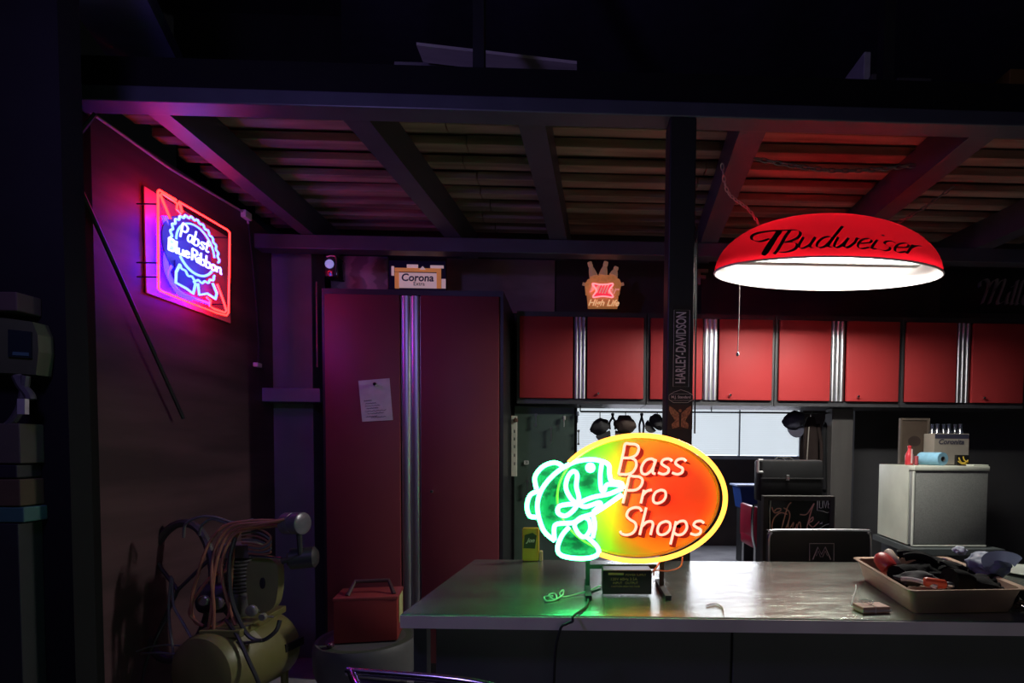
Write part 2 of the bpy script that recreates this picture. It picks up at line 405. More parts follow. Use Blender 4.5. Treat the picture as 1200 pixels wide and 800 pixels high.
solo('board_stack', 'low stack of grey boards lying on the loft below the batten', 'boards', bm, mat('grey_board', (0.25, 0.25, 0.24), 0.8, scale=5), ((a.x+b.x)/2, 2.7, zt))
loft_box(1013, 1021, 66, 2.45, 0.3, paper, 'upright_panel', 'thin white panel standing upright on the right of the loft', 'panel')
loft_box(1022, 1040, 92, 2.42, 0.3, mat('grey_bin', (0.14, 0.13, 0.12), 0.6), 'storage_bin', 'small grey bin between the white panel and the loft rail', 'bin')
loft_box(1052, 1092, 96, 2.42, 0.3, mat('grey_board'+'b', (0.09, 0.085, 0.08), 0.8), 'flat_box', 'flat grey box lying on the loft right of the rail post', 'box')
loft_box(1184, 1215, 86, 2.42, 0.2, mat('ochre', (0.26, 0.14, 0.03), 0.6), 'ochre_box', 'ochre box at the far right end of the loft', 'box')
# dark tarpaulins bulging under the roof
def sag(u, v):
    p = W(400+850*u, 30, 2.75+0.9*v); s = abs(math.sin(u*math.pi*2.0))
    return Vector((p.x, p.y, 3.55+0.10*s+0.05*v+0.02*math.sin(u*40)))
bm = BM(); nu, nv = 60, 8
g = [[bm.verts.new(sag(i/nu, j/nv)) for j in range(nv+1)] for i in range(nu+1)]
for i in range(nu):
    for j in range(nv): bm.faces.new((g[i][j], g[i+1][j], g[i+1][j+1], g[i][j+1]))
solo('tarpaulin', 'dark blue tarpaulin hanging in swags under the roof above the loft', 'tarpaulin', bm, mat('tarp', (0.09, 0.09, 0.12), 0.35, bump=0.2, scale=12), (0.6, 3.5, 3.6), sm=True)
# sloping rafter at upper left and a roof purlin
bm = BM(); a = W(70, -10, 2.15); b = W(150, 100, 2.9); d = Vector((0.30, 0, 0)); up = Vector((0, 0, 0.08))
prism(bm, [a, a+d, b+d, b], up); struct('trim_5', bm, mat('blue_lit', (0.30, 0.30, 0.60), 0.6))  # blue tone stands for the bluish light on the rafter

# rear column and its ledge, left of the tall cabinet
a = W(304, 380, 3.40); b = W(364, 380, 3.40); zc0 = W(330, 455, 3.40).z
bm = BM(); box(bm, (a.x-0.10, 3.42, 0), (b.x, 3.60, zj0-0.001), 0.004); struct('trim_6', bm, mat('column_paint', (0.17, 0.17, 0.20), 0.6, scale=5))
a2 = W(300, 454, 3.30); b2 = W(375, 471, 3.30)
bm = BM(); box(bm, (a2.x, 3.30, b2.z), (b2.x, 3.419, a2.z), 0.004)
solo('wall_ledge', 'short blue-grey steel rail across the purple column', 'rail', bm, mat('column_paint2', (0.20, 0.19, 0.26), 0.5), ((a2+b2)/2))
bm = BM(); a = W(371, 330, 3.3); tube(bm, [a, W(372, 430, 3.3)], 0.005, 6); part('conduit_rear', bm, brushed, loft, label='thin metal conduit beside the tall cabinet')

# ------------------------------------------------------------------ tall cabinet
DT = 3.10
def knob(bm, c, r=0.012):
    return lathe(bm, [(r*.5, 0), (r*.6, .008), (r, .012), (r, .020), (r*.7, .024)], Matrix.Translation(Vector(c)) @ Euler((math.pi/2, 0, 0)).to_matrix().to_4x4(), 14)
tl = W(377, 337, DT); br = W(590, 342, DT)
cx0, cx1, ctz = tl.x, br.x, (tl.z+br.z)/2
door_red_dim = mat('door_red_dim', (0.19, 0.034, 0.042), 0.5, col2=(0.17, 0.03, 0.038), scale=3, spec=0.45)  # same red as the wall cabinets, darkened for the weaker light here
tc = thing('tall_cabinet', 'tall red two-door steel cabinet with a note and silver centre strip', 'cabinet', ((cx0+cx1)/2, DT+0.3, 0))
bm = BM(); t = 0.018
box(bm, (cx0, DT, 0.06), (cx0+t, DT+0.58, ctz)); box(bm, (cx1-t, DT, 0.06), (cx1, DT+0.58, ctz))
box(bm, (cx0+t, DT, ctz-0.03), (cx1-t, DT+0.58, ctz)); box(bm, (cx0+t, DT, 0.06), (cx1-t, DT+0.58, 0.09)); box(bm, (cx0+t, DT+0.56, 0.09), (cx1-t, DT+0.578, ctz-0.03))
box(bm, (cx0+0.03, DT+0.03, 0), (cx1-0.03, DT+0.5, 0.058))
part('body', bm, case_dark, tc)
xs0 = W(472, 500, DT).x; xs1 = W(493, 500, DT).x
def door(a, b, z0, z1, par, lk=None, D=DT):
    bm = BM(); box(bm, (a, D-0.022, z0), (b, D-0.002, z1), 0.005); d = part('door', bm, door_red if D > 3.2 else door_red_dim, par, sm=True)
    if lk is not None:
        bm = BM(); knob(bm, (lk[0], D-0.022, lk[1]), 0.008 if D > 3.2 else 0.010); part('lock', bm, chrome, d)
    return d
lk = W(508, 575, DT)
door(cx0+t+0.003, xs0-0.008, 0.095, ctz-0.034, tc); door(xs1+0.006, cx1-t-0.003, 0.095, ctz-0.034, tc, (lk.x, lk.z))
def fluted(a, b, z0, z1, D, par, n=3):
    bm = BM(); w_ = (b-a)/n
    box(bm, (a, D-0.004, z0), (b, D-0.001, z1))
    for i in range(n):
        pts = []
        for k in range(9):
            th = math.pi*k/8; pts.append(Vector((a+w_*(i+0.5)-w_*0.46*math.cos(th), D-0.004-0.012*math.sin(th)**0.8, z0)))
        prism(bm, pts, (0, 0, z1-z0))
    return part('handle_strip', bm, brushed, par, label='brushed silver handle strip', sm=True)
fluted(xs0-0.004, xs1+0.002, 0.10, ctz-0.036, DT, tc, 2)
# note with magnet
q = [W(420, 446, DT-0.024), W(456.5, 443, DT-0.024), W(460.5, 492, DT-0.024), W(424.5, 494, DT-0.024)]
note = thing('note', 'white paper note with handwriting stuck to the left red cabinet door', 'note', (q[0]+q[2])/2)
bm = BM(); prism(bm, q, (0, -0.0012, 0)); part('sheet', bm, paper, note)
bm = BM(); e1 = (q[1]-q[0]); e2 = (q[3]-q[0])
for i, (u0, u1, v) in enumerate(((.12, .36, .5), (.16, .5, .57), (.14, .62, .63), (.18, .55, .69), (.12, .8, .76), (.2, .72, .82), (.14, .5, .89), (.3, .78, .92))):
    pts = [q[0]+e1*(u0+(u1-u0)*k/14)+e2*(v+0.012*math.sin(k*2.3+i)) + Vector((0, -0.0018, 0)) for k in range(15)]
    tube(bm, pts, 0.0011, 4)
part('handwriting', bm, ink, note)
bm = BM(); knob(bm, W(440.5, 450.5, DT-0.0255), 0.011); part('magnet', bm, chrome, note)

# ------------------------------------------------------------------ wall cabinets
DU = 3.42
A = W(605, 470, DU); B = W(1199, 481, DU); A2 = W(605, 361, DU); B2 = W(1199, 377, DU)
uz0 = (A.z+B.z)/2; uz1 = (A2.z+B2.z)/2; uw = (B.x-A.x)/4
ulab = ['dim red wall cabinet, leftmost of the row beside the tall cabinet', 'red wall cabinet half hidden behind the stickered steel post',
        'brightly lit red wall cabinet directly below the hanging red lamp', 'red wall cabinet at the right end of the row']
for i in range(4):
    x0 = A.x+uw*i+0.003; x1 = x0+uw-0.006
    u = thing('wall_cabinet', ulab[i], 'cabinet', ((x0+x1)/2, DU+0.18, uz0), 'red wall cabinets in a row')
    t = 0.016; bm = BM()
    box(bm, (x0, DU, uz0), (x0+t, YB-0.001, uz1)); box(bm, (x1-t, DU, uz0), (x1, YB-0.001, uz1))
    box(bm, (x0+t, DU, uz0), (x1-t, YB-0.001, uz0+0.03)); box(bm, (x0+t, DU, uz1-0.03), (x1-t, YB-0.001, uz1)); box(bm, (x0+t, YB-0.02, uz0+0.03), (x1-t, YB-0.001, uz1-0.03))
    part('body', bm, mat('case_grey', (0.05, 0.05, 0.055), 0.4), u)
    m0 = (x0+x1)/2-0.052; m1 = (x0+x1)/2+0.040
    if i == 0: m0, m1 = W(669, 420, DU).x+0.016, W(688, 420, DU).x-0.006
    door(x0+t+0.002, m0-0.004, uz0+0.032, uz1-0.034, u, None, DU)
    door(m1+0.006, x1-t-0.002, uz0+0.032, uz1-0.034, u, (m1+0.075, uz0+0.062), DU)
    fluted(m0+0.006, m1-0.002, uz0+0.032, uz1-0.034, DU, u, 3)

# ------------------------------------------------------------------ small things above the cabinets
# mirror sign with orange frame
DS = 3.45
a = W(457, 306, DS); b = W(523, 337, DS)
zc = ctz
cs = thing('mirror_sign', 'small framed beer sign with an orange border on top of the tall cabinet', 'sign', ((a.x+b.x)/2, DS, zc+0.001))
def rect(bm, x0, y0, x1, y1, D, th):
    p = W(x0, y0, D); r = W(x1, y1, D); return box(bm, (p.x, D-th, max(r.z, zc+0.001)), (r.x, D, p.z))
bm = BM(); rect(bm, 457, 306, 523, 341, DS, 0.02); part('back_panel', bm, mat('navy', (0.012, 0.014, 0.05), 0.3, coat=0.5), cs)
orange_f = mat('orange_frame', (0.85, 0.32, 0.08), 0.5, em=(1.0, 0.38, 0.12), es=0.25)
bm = BM()
for r in ((463, 314, 517, 319), (463, 319, 468, 338), (512, 319, 517, 338)): rect(bm, *r, DS-0.02, 0.008)
part('border', bm, orange_f, cs, label='orange border')
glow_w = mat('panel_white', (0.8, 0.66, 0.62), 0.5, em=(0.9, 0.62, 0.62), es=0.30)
bm = BM(); rect(bm, 468, 319.5, 512, 338, DS-0.02, 0.006); part('panel', bm, glow_w, cs, label='lit white panel')
bm = BM()
for r in ((459, 312, 462, 323), (477, 310, 490, 314), (504.5, 311, 520, 314.5), (517.6, 327, 522.4, 338)): rect(bm, *r, DS-0.02, 0.006)
prism(bm, [W(492, 316, DS-0.026), W(495.5, 312, DS-0.026), W(499, 316, DS-0.026)], (0, -0.006, 0))
part('corner_plate', bm, glow_w, cs)
pp = W(489, 325.5, DS-0.028); bm = BM()
text_mesh(bm, 'Corona', Matrix.Translation(pp) @ Euler((math.pi/2, 0, 0)).to_matrix().to_4x4(), 0.062, 0.1, 0.001, 0.0012)
pq = W(491, 332.5, DS-0.028)
text_mesh(bm, 'Extra', Matrix.Translation(pq) @ Euler((math.pi/2, 0, 0)).to_matrix().to_4x4(), 0.032, 0.0, 0.001)
part('lettering', bm, mat('navy_print', (0.02, 0.02, 0.10), 0.5), cs)
# little speaker / sensor at the left above the tall cabinet
a = W(379, 299, 3.3); b = W(396, 324, 3.3)
sp = thing('wall_sensor', 'small rounded device with a violet shine hanging left of the tall cabinet top', 'device', ((a.x+b.x)/2, 3.42, b.z))
bm = BM(); box(bm, (a.x, 3.3, b.z), (b.x, 3.419, a.z), 0.012); part('housing', bm, mat('gloss_black', (0.03, 0.03, 0.035), 0.15, coat=1), sp, sm=True)
bm = BM(); lathe(bm, [(0.02, 0), (0.026, 0.005), (0.02, 0.012), (0.006, 0.016)], Matrix.Translation(((a.x+b.x)/2-0.005, 3.30, (a.z+b.z)/2+0.01)) @ Euler((math.pi/2, 0, 0)).to_matrix().to_4x4(), 18)
part('lens', bm, mat('violet_reflection', (0.3, 0.3, 0.5), 0.1, em=(0.45, 0.4, 1.0), es=0.5), sp)  # glowing disc stands for the violet reflection on the casing
bm = BM(); tube(bm, smooth([(b.x-0.012, 3.295, b.z+0.01), (b.x-0.006, 3.293, a.z-0.02), (b.x-0.03, 3.293, a.z-0.004), (a.x+0.02, 3.295, a.z-0.01)], 5), 0.004, 6); part('bezel', bm, mat('bezel', (0.5, 0.5, 0.55), 0.3, 1.0), sp)

# bucket-and-bottles neon: tin bucket holding bottle necks with a red bow tie emblem
DN = 3.40
zz = uz1+0.001
p0 = W(706, 360, DN)
bs = thing('bucket_sign', 'lit amber bucket-of-bottles sign with a red emblem on the wall cabinets', 'sign', (p0.x, DN+0.03, zz))
def S2(x, y, D=DN): return W(670+x/10.67, 295+y/10.67, D)
amber = mat('amber_panel', (0.7, 0.32, 0.12), 0.4, col2=(0.30, 0.11, 0.05), scale=22, em=(0.85, 0.30, 0.10), es=0.28)
pts = [S2(205, 688), S2(190, 520), S2(175, 515), S2(165, 395), S2(200, 345), S2(300, 300), S2(400, 285), S2(520, 295), S2(600, 345), S2(620, 395), S2(600, 520), S2(585, 520), S2(575, 688)]
pts = [Vector((p.x, p.y, max(p.z, zz))) for p in pts]
bm = BM(); prism(bm, pts, (0, 0.05, 0)); part('bucket', bm, amber, bs)
bott = mat('bottle_amber', (0.55, 0.30, 0.22), 0.3, em=(0.75, 0.35, 0.22), es=0.16)
for (x0, y0, x1, y1) in ((275, 310, 222, 130), (390, 300, 430, 125), (520, 300, 560, 190)):
    a = S2(x0, y0, DN+0.02); b = S2(x1, y1, DN+0.02); bm = BM()
    tube(bm, [a, a.lerp(b, .35), a.lerp(b, .7), a.lerp(b, .72), b], [.028, .022, .012, .015, .014], 10); part('bottle_neck', bm, bott, bs, sm=True)
for x in (135, 650):
    bm = BM(); s = 1 if x > 400 else -1
    tube(bm, [S2(x, 400, DN+0.02), S2(x-s*45, 410, DN+0.02)], 0.010, 10); part('bucket_ear', bm, bott, bs)
bow = [(270, 395), (330, 405), (390, 408), (450, 405), (505, 395), (515, 415), (470, 480), (515, 550), (505, 568), (450, 560), (390, 555), (330, 560), (275, 568), (268, 550), (310, 480), (262, 415)]
bm = BM(); prism(bm, [S2(x, y, DN-0.004) for x, y in bow], (0, -0.006, 0)); part('emblem', bm, mat('bow_red', (0.8, 0.03, 0.06), 0.4, em=(1.0, 0.04, 0.09), es=0.7), bs, label='red emblem')
bm = BM(); tube(bm, smooth([S2(x, y, DN-0.02) for x, y in bow], 4, True), 0.0045, 8, closed=True); part('neon_tube', bm, neon('tube_red', (1.0, 0.22, 0.25), 1.6), bs)
bm = BM(); text_mesh(bm, 'Miller', Matrix.Translation(S2(392, 470, DN-0.012)) @ Euler((math.pi/2, 0.06, 0)).to_matrix().to_4x4(), 0.075, 0.35, 0.001, 0.001); part('lettering', bm, mat('bow_pink', (0.9, 0.35, 0.3), 0.5, em=(1, .35, .3), es=.5), bs)
bm = BM(); text_mesh(bm, 'High Life', Matrix.Translation(S2(395, 640, DN-0.002)) @ Euler((math.pi/2, 0, 0)).to_matrix().to_4x4(), 0.052, 0.35, 0.001, 0.001)
part('lower_lettering', bm, mat('amber_text', (0.95, 0.6, 0.3), 0.5, em=(1, .6, .3), es=.6), bs)

# dim script sign on the wall at the right, above the cabinets
ds = W(1175, 345, YB-0.03)
dsn = thing('script_sign', 'dark unlit script beer sign on the wall above the rightmost cabinets', 'sign', ds)
st, wd = strokes('Miller', 0.25, 5)
a0 = W(1150, 356, YB-0.03); sc_ = (W(1150, 328, YB-0.03).z-a0.z)
bm = BM()
for s in st: nibband(bm, [Vector((a0.x+p.x*sc_*1.0, a0.y, a0.z+p.y*sc_)) for p in s], (0.018, 0, 0.010), (0, -0.012, 0))
part('lettering', bm, mat('dim_tin', (0.6, 0.52, 0.55), 0.4, 0.6), dsn)
bm = BM(); box(bm, (a0.x-0.28, YB-0.028, a0.z-0.06), (a0.x+1.25, YB-0.019, a0.z+sc_+0.05)); part('back_panel', bm, black_paint, dsn)
bm = BM()
a = W(817, 316, YB-0.03); b = W(829, 334, YB-0.03)
box(bm, (a.x, YB-0.05, b.z), (a.x+0.02, YB-0.02, a.z)); box(bm, (a.x+0.02, YB-0.05, a.z-0.02), (b.x, YB-0.02, a.z)); box(bm, (a.x+0.02, YB-0.05, (a.z+b.z)/2-0.01), (b.x-0.015, YB-0.02, (a.z+b.z)/2+0.01))
solo('letter_plate', 'faint grey letter sign on the dark wall just right of the stickered post', 'sign', bm, mat('dim_tin', (1, 1, 1)), (a+b)/2)

# ------------------------------------------------------------------ stickers on the post
YS = YP+0.004
a = W(789, 361, YS); b = W(807, 456, YS)
hs = thing('post_banner', 'tall narrow black banner sticker with upright grey capitals on the post', 'sticker', ((a.x+b.x)/2, YS, b.z))
bm = BM(); box(bm, (a.x-0.004, YS-0.003, b.z-0.012), (b.x+0.004, YS, a.z+0.012)); part('panel', bm, mat('sticker_black', (0.018, 0.012, 0.012), 0.4), hs)
bm = BM()
mid = (W(798, 366, YS)+W(797, 449, YS))/2
hl = W(798, 366, YS).z-W(797, 449, YS).z
cu = BM(); text_mesh(cu, 'HARLEY-DAVIDSON', Matrix.Identity(4), 1.0, 0, 0, 0.015)
xs = [v.co.x for v in cu.verts]; ys_ = [v.co.y for v in cu.verts]; tw = max(xs)-min(xs); th_ = max(ys_)-min(ys_)
cxm = (max(xs)+min(xs))/2; cym = (max(ys_)+min(ys_))/2
wpx = (W(804, 400, YS).x-W(792, 400, YS).x)
for v in cu.verts:
    x, y = (v.co.x-cxm)/tw, (v.co.y-cym)/th_
    v.co = Vector((mid.x-y*wpx, YS-0.0045, mid.z+x*hl))
part('lettering', cu, mat('sticker_grey', (0.85, 0.75, 0.72), 0.5), hs)
bm = BM(); r0 = W(790, 363, YS-0.004); r1 = W(807, 453, YS-0.004)
tube(bm, [r0, Vector((r1.x, r0.y, r0.z)), Vector((r1.x, r0.y, r1.z)), Vector((r0.x, r0.y, r1.z))], 0.0008, 4, closed=True); part('border', bm, MATS['sticker_grey'], hs)
a = W(783, 457, YS); b = W(813, 472, YS)
sh = thing('shield_sticker', 'dark badge sticker with a peaked top between two other stickers', 'sticker', ((a.x+b.x)/2, YS, b.z))
bp = [(784, 463), (789, 459.5), (798, 456.5), (807, 459.5), (812, 463), (812, 468), (806, 471.5), (789, 471.5), (784, 468)]
bm = BM(); prism(bm, [W(x, y, YS) for x, y in bp], (0, -0.003, 0)); part('panel', bm, MATS['sticker_black'], sh)
bm = BM(); tube(bm, [W(x, y, YS-0.0035) for x, y in bp], 0.0009, 4, closed=True)
tube(bm, [W(785, 461.5, YS-0.0035), W(811, 461.5, YS-0.0035)], 0.0006, 4); tube(bm, [W(785, 469, YS-0.0035), W(811, 469, YS-0.0035)], 0.0006, 4)
text_mesh(bm, 'M.J. Standard', Matrix.Translation(W(798, 465.2, YS-0.0035)) @ Euler((math.pi/2, 0, 0)).to_matrix().to_4x4(), 0.0135, 0, 0.0003, 0.0003)
part('lettering', bm, mat('sticker_pale', (0.85, 0.75, 0.68), 0.5), sh)
a = W(783, 474, YS); b = W(811, 503, YS)
es = thing('eagle_sticker', 'brown and orange spread-wing sticker low on the post above the oval sign', 'sticker', ((a.x+b.x)/2, YS, b.z))
bm = BM(); box(bm, (a.x, YS-0.003, b.z), (b.x, YS, a.z)); part('panel', bm, mat('sticker_brown', (0.06, 0.032, 0.022), 0.5), es)
def wing(s):
    c = 797; return [(c+s*1.5, 484), (c+s*5, 481), (c+s*8, 478), (c+s*12.5, 475.5), (c+s*13, 480), (c+s*11, 485), (c+s*8, 489), (c+s*6, 493), (c+s*10, 497), (c+s*9, 502), (c+s*1, 500)]
bm = BM()
for s in (-1, 1): prism(bm, [W(x, y, YS-0.003) for x, y in wing(s)], (0, -0.0015, 0))
lathe(bm, [(0.006, 0), (0.006, 0.002)], Matrix.Translation(W(797, 481, YS-0.003)) @ Euler((math.pi/2, 0, 0)).to_matrix().to_4x4(), 12)
part('wings', bm, mat('eagle_orange', (0.70, 0.34, 0.15), 0.5, col2=(0.30, 0.13, 0.06), scale=160), es)

# ------------------------------------------------------------------ hanging pool-table lamp
zr_ = 2.115
ctr = W(969, 320, 2.62); 
lx0 = W(838, 318, 2.62).x; lx1 = W(1100, 325, 2.62).x
LA = (lx1-lx0)/2; LX = (lx0+lx1)/2; LY = 2.62; LB = 0.245
LZ = W(969, 322, 2.62).z
LH = W(969, 253, 2.62).z-LZ
LH *= 0.97
lampr = thing('pool_lamp', 'long oval red plastic lamp with black script hanging on chains', 'lamp', (LX, LY, LZ))
red_shade = bpy.data.materials.new('red_shade'); red_shade.use_nodes = True
nt = red_shade.node_tree; pb = nt.nodes['Principled BSDF']; out = nt.nodes['Material Output']
pb.inputs['Base Color'].default_value = (0.75, 0.01, 0.02, 1); pb.inputs['Roughness'].default_value = 0.25; pb.inputs['Coat Weight'].default_value = 0.4
tr = nt.nodes.new('ShaderNodeBsdfTranslucent'); tr.inputs[0].default_value = (0.95, 0.012, 0.03, 1)
mx = nt.nodes.new('ShaderNodeMixShader'); mx.inputs[0].default_value = 0.5
nt.links.new(pb.outputs[0], mx.inputs[1]); nt.links.new(tr.outputs[0], mx.inputs[2]); nt.links.new(mx.outputs[0], out.inputs[0])
inner = bpy.data.materials.new('shade_inner'); inner.use_nodes = True
nt = inner.node_tree; pb = nt.nodes['Principled BSDF']; out = nt.nodes['Material Output']
pb.inputs['Base Color'].default_value = (0.85, 0.86, 0.84, 1); pb.inputs['Roughness'].default_value = 0.4
tr = nt.nodes.new('ShaderNodeBsdfTranslucent'); tr.inputs[0].default_value = (0.9, 0.9, 0.9, 1)
mx = nt.nodes.new('ShaderNodeMixShader'); mx.inputs[0].default_value = 0.36
nt.links.new(pb.outputs[0], mx.inputs[1]); nt.links.new(tr.outputs[0], mx.inputs[2]); nt.links.new(mx.outputs[0], out.inputs[0])
LROT = Matrix.Translation((LX, LY, LZ)) @ Euler((0, 0.010, 0)).to_matrix().to_4x4()
def shell(a, b, h, nz=16, n=72, z0=0.0):
    bm = BM(); rings = []
    for i in range(nz):
        t = math.pi/2*i/nz
        r = math.cos(t)**0.92; z = h*math.sin(t)
        rings.append([bm.verts.new(LROT @ Vector((a*r*math.cos(2*math.pi*k/n), b*r*math.sin(2*math.pi*k/n), z+z0))) for k in range(n)])
    top = bm.verts.new(LROT @ Vector((0, 0, h+z0)))
    for A_, B_ in zip(rings, rings[1:]):
        for k in range(n): bm.faces.new((A_[k], A_[(k+1) % n], B_[(k+1) % n], B_[k]))
    for k in range(n): bm.faces.new((rings[-1][k], rings[-1][(k+1) % n], top))
    return bm, rings[0]
bm, _ = shell(LA, LB, LH); shade = part('shade', bm, red_shade, lampr, sm=True)
bm, _ = shell(LA-0.006, LB-0.006, LH-0.006, z0=0.001); part('shade_lining', bm, inner, lampr, sm=True, label='white inside of the shade')
bm = BM(); tube(bm, [LROT @ Vector((LA*math.cos(2*math.pi*k/72), LB*math.sin(2*math.pi*k/72), 0)) for k in range(72)], 0.0045, 6, closed=True)
part('rim', bm, mat('rim_white', (0.8, 0.78, 0.76), 0.4), lampr, sm=True)
bm = BM(); box(bm, (LX-0.44, LY-0.022, LZ+0.045), (LX+0.44, LY+0.022, LZ+0.105), 0.006); 
part('tube_housing', bm, white_plastic, lampr)
bm = BM()
for s in (-1, 1): tube(bm, [(LX-0.40, LY+s*0.045, LZ+0.075), (LX+0.40, LY+s*0.045, LZ+0.075)], 0.014, 10)
part('light_tube', bm, neon('lamp_white', (1.0, 1.0, 0.94), 34.0), lampr)
la = area('lamp_light', (LX, LY, LZ+0.040), (LX, LY, 0), (1.0, 0.98, 0.90), 31.0, 0.78, 0.09)
lu = area('lamp_uplight', (LX, LY-0.0, LZ+0.128), (LX, LY, 5), (1.0, 0.97, 0.93), 1.0, 0.74, 0.10)
def on_dome(x, y, lift=0.0015):
    d = LROT.inverted().to_3x3() @ ray(x, y); o = LROT.inverted() @ EYE
    d = d.normalized(); S = Vector((1/(LA+lift), 1/(LB+lift), 1/(LH+lift)))
    dd = Vector((d.x*S.x, d.y*S.y, d.z*S.z)); oo = Vector((o.x*S.x, o.y*S.y, o.z*S.z))
    a = dd.dot(dd); b_ = 2*dd.dot(oo); c = oo.dot(oo)-1
    D = b_*b_-4*a*c; t = (-b_-math.sqrt(max(0, D)))/(2*a)
    # real profile uses cos^0.92, slightly fuller than an ellipsoid
    p = o+d*t; return LROT @ (p+Vector((0, -0.004, 0.001)))
def C7(x, y): return (820+x/4.138, 230+y/4.138)
bm = BM()
st, wd = strokes('udweiser', 0.42, 5)
def budpt(p): # text runs from x=465 to 1060 in crop units, slightly arched
    u = p.x/wd; X = 470+u*585; base = 268+ (u*2-1)*14+ 12*(u-0.3)**2 - 14*math.sin(u*math.pi)
    return C7(X, base - p.y*108*(1-0.12*u))
def pen(bm, P, nx=2.6, ny=-1.6):
    V = []
    for (x, y) in P:
        a = on_dome(x-nx/2, y-ny/2); b = on_dome(x+nx/2, y+ny/2); V.append((bm.verts.new(a), bm.verts.new(b)))
    for A_, B_ in zip(V, V[1:]): bm.faces.new((A_[0], A_[1], B_[1], B_[0]))
for s in st: pen(bm, [budpt(p) for p in s], 3.0, 1.4)
Bst = [
 [(338,208),(290,222),(255,215),(252,196),(275,182),(330,172),(395,168),(450,166),(480,170),(486,185),(470,205),(430,222),(405,226)],
 [(405,226),(450,224),(470,236),(462,256),(430,270),(390,274),(360,266)],
 [(392,170),(370,200),(345,240),(325,272),(305,288),(312,268),(335,232),(362,196),(380,172)],
 [(436,168),(415,195),(395,230),(372,268),(358,282)],
]
for s in Bst: pen(bm, [C7(p.x, p.y) for p in smooth([(a, b, 0) for a, b in s], 6)], 3.6, 1.4)
part('script_lettering', bm, mat('script_black', (0.02, 0.004, 0.004), 0.5), lampr, label='black flowing script')
# pull cord with little bell
bm = BM(); tube(bm, [W(867, 322, LY-0.09), W(866, 370, LY-0.09), W(864.5, 414, LY-0.09)], 0.0018, 5); part('pull_cord', bm, paper, lampr)
bm = BM(); q = W(864.5, 412, LY-0.09); lathe(bm, [(0.002, 0), (0.006, -0.004), (0.008, -0.014), (0.003, -0.02)], Matrix.Translation(q), 12); part('pull_bell', bm, brushed, lampr)
# chains: each link a small ring
def chain(name, pts, label, link=0.030, r=0.0028, par=None, m=brushed):
    P = smooth(pts, 12); L = [0]
    for a, b in zip(P, P[1:]): L.append(L[-1]+(b-a).length)
    root = thing(name, label, 'chain', P[0]); n = int(L[-1]/(link*0.8)); j = 0; pr = None
    for i in range(n):
        s = (i+0.5)*L[-1]/n
        while j < len(L)-2 and L[j+1] < s: j += 1
        t = (P[j+1]-P[j]).normalized(); c = P[j]+t*(s-L[j])
        if pr is None:
            bm = BM(); R_ = link/2
            pts2 = [Vector((math.cos(k*math.pi/7)*R_*0.42, 0, math.sin(k*math.pi/7)*R_)) for k in range(14)]
            tube(bm, pts2, r, 5, closed=True); pr = part('link', bm, m, None); o = pr
        else:
            o = pr.copy(); COL.objects.link(o)
        o.parent = root; o.location = c-P[0]
        q = t.to_track_quat('Z', 'Y'); o.rotation_mode = 'QUATERNION'; o.rotation_quaternion = q @ Euler((0, 0, math.pi/2*(i % 2))).to_quaternion()
    return root
c0 = WZ(846, 192, zj0-0.002); c1 = LROT @ Vector((-0.36*LA/0.54, 0, LH*0.80))
cA = W(889, 262, LY)
chain('chain', [c0, c0.lerp(cA, .33)+Vector((-0.03, 0, -0.03)), c0.lerp(cA, .7)+Vector((0, 0, -0.01)), cA], 'silver chain from the loft to the left end of the red lamp')
cB0 = WZ(1118, 218, zj0-0.002); cB1 = W(1046, 264, LY)
chain('chain', [cB1, cB1.lerp(cB0, .5)+Vector((0, 0, -0.012)), cB0], 'dull chain rising to the right above the red lamp', m=mat('chain_dull', (0.22, 0.20, 0.18), 0.5, 0.8))
g0 = WZ(884, 186, zj0-0.002); g1 = WZ(1072, 194, zj0-0.002)
chain('chain', [g0, g0.lerp(g1, .5)+Vector((0, 0, -0.035)), g1], 'dark chain strung level between joists above the red lamp', 0.036, 0.0035, m=MATS['chain_dull'])

# ------------------------------------------------------------------ workbench
ZBn = 0.90
f0 = WZ(469, 719, ZBn); f1 = WZ(1200, 728, ZBn); k0 = WZ(556, 655, ZBn); k1 = WZ(1200, 660, ZBn)
fd = (f1-f0).normalized(); f2 = f0+fd*((f1-f0).length+0.25); k2 = k0+(k1-k0).normalized()*((k1-k0).length+0.3)
bench = thing('workbench', 'long stainless steel workbench with a dark cabinet base', 'workbench', ((f0.x+f2.x)/2, (f0.y+k0.y)/2, 0))
bm = BM(); prism(bm, [f0, f2, k2, k0], (0, 0, -0.036))
es_ = [e for e in bm.edges]; bmesh.ops.bevel(bm, geom=es_, offset=0.003, segments=2, affect='EDGES')
part('worktop', bm, stainless, bench, sm=True)
e0 = f0+Vector((0, 0, -0.034)); e1 = f2+Vector((0, 0, -0.034)); bm = BM(); prism(bm, [e0, e1, f2+Vector((0, 0, -0.003)), f0+Vector((0, 0, -0.003))], (0, -0.0025, 0))
part('front_edge', bm, mat('edge_bright', (0.92, 0.84, 0.78), 0.45, 0.0, col2=(0.68, 0.60, 0.55), scale=3, stretch=(1, 1, .2)), bench, label='steel front edge with its bright reflection painted pale')  # pale diffuse strip added for the bright reflection on the bench edge
bk = (k0-f0).normalized(); perp = Vector((-fd.y, fd.x, 0))
def BP(u, v, z): return Vector((f0.x, f0.y, 0))+fd*u+perp*v+Vector((0, 0, z))
def bbox(bm, u0, u1, v0, v1, z0, z1, bev=0): 
    M = Matrix(((fd.x, perp.x, 0, f0.x), (fd.y, perp.y, 0, f0.y), (0, 0, 1, 0), (0, 0, 0, 1)))
    return box(bm, (u0, v0, z0), (u1, v1, z1), bev, M)
u1_ = (f2-f0).length
lgm = mat('leg_steel', (0.12, 0.13, 0.13), 0.45, 0.6)
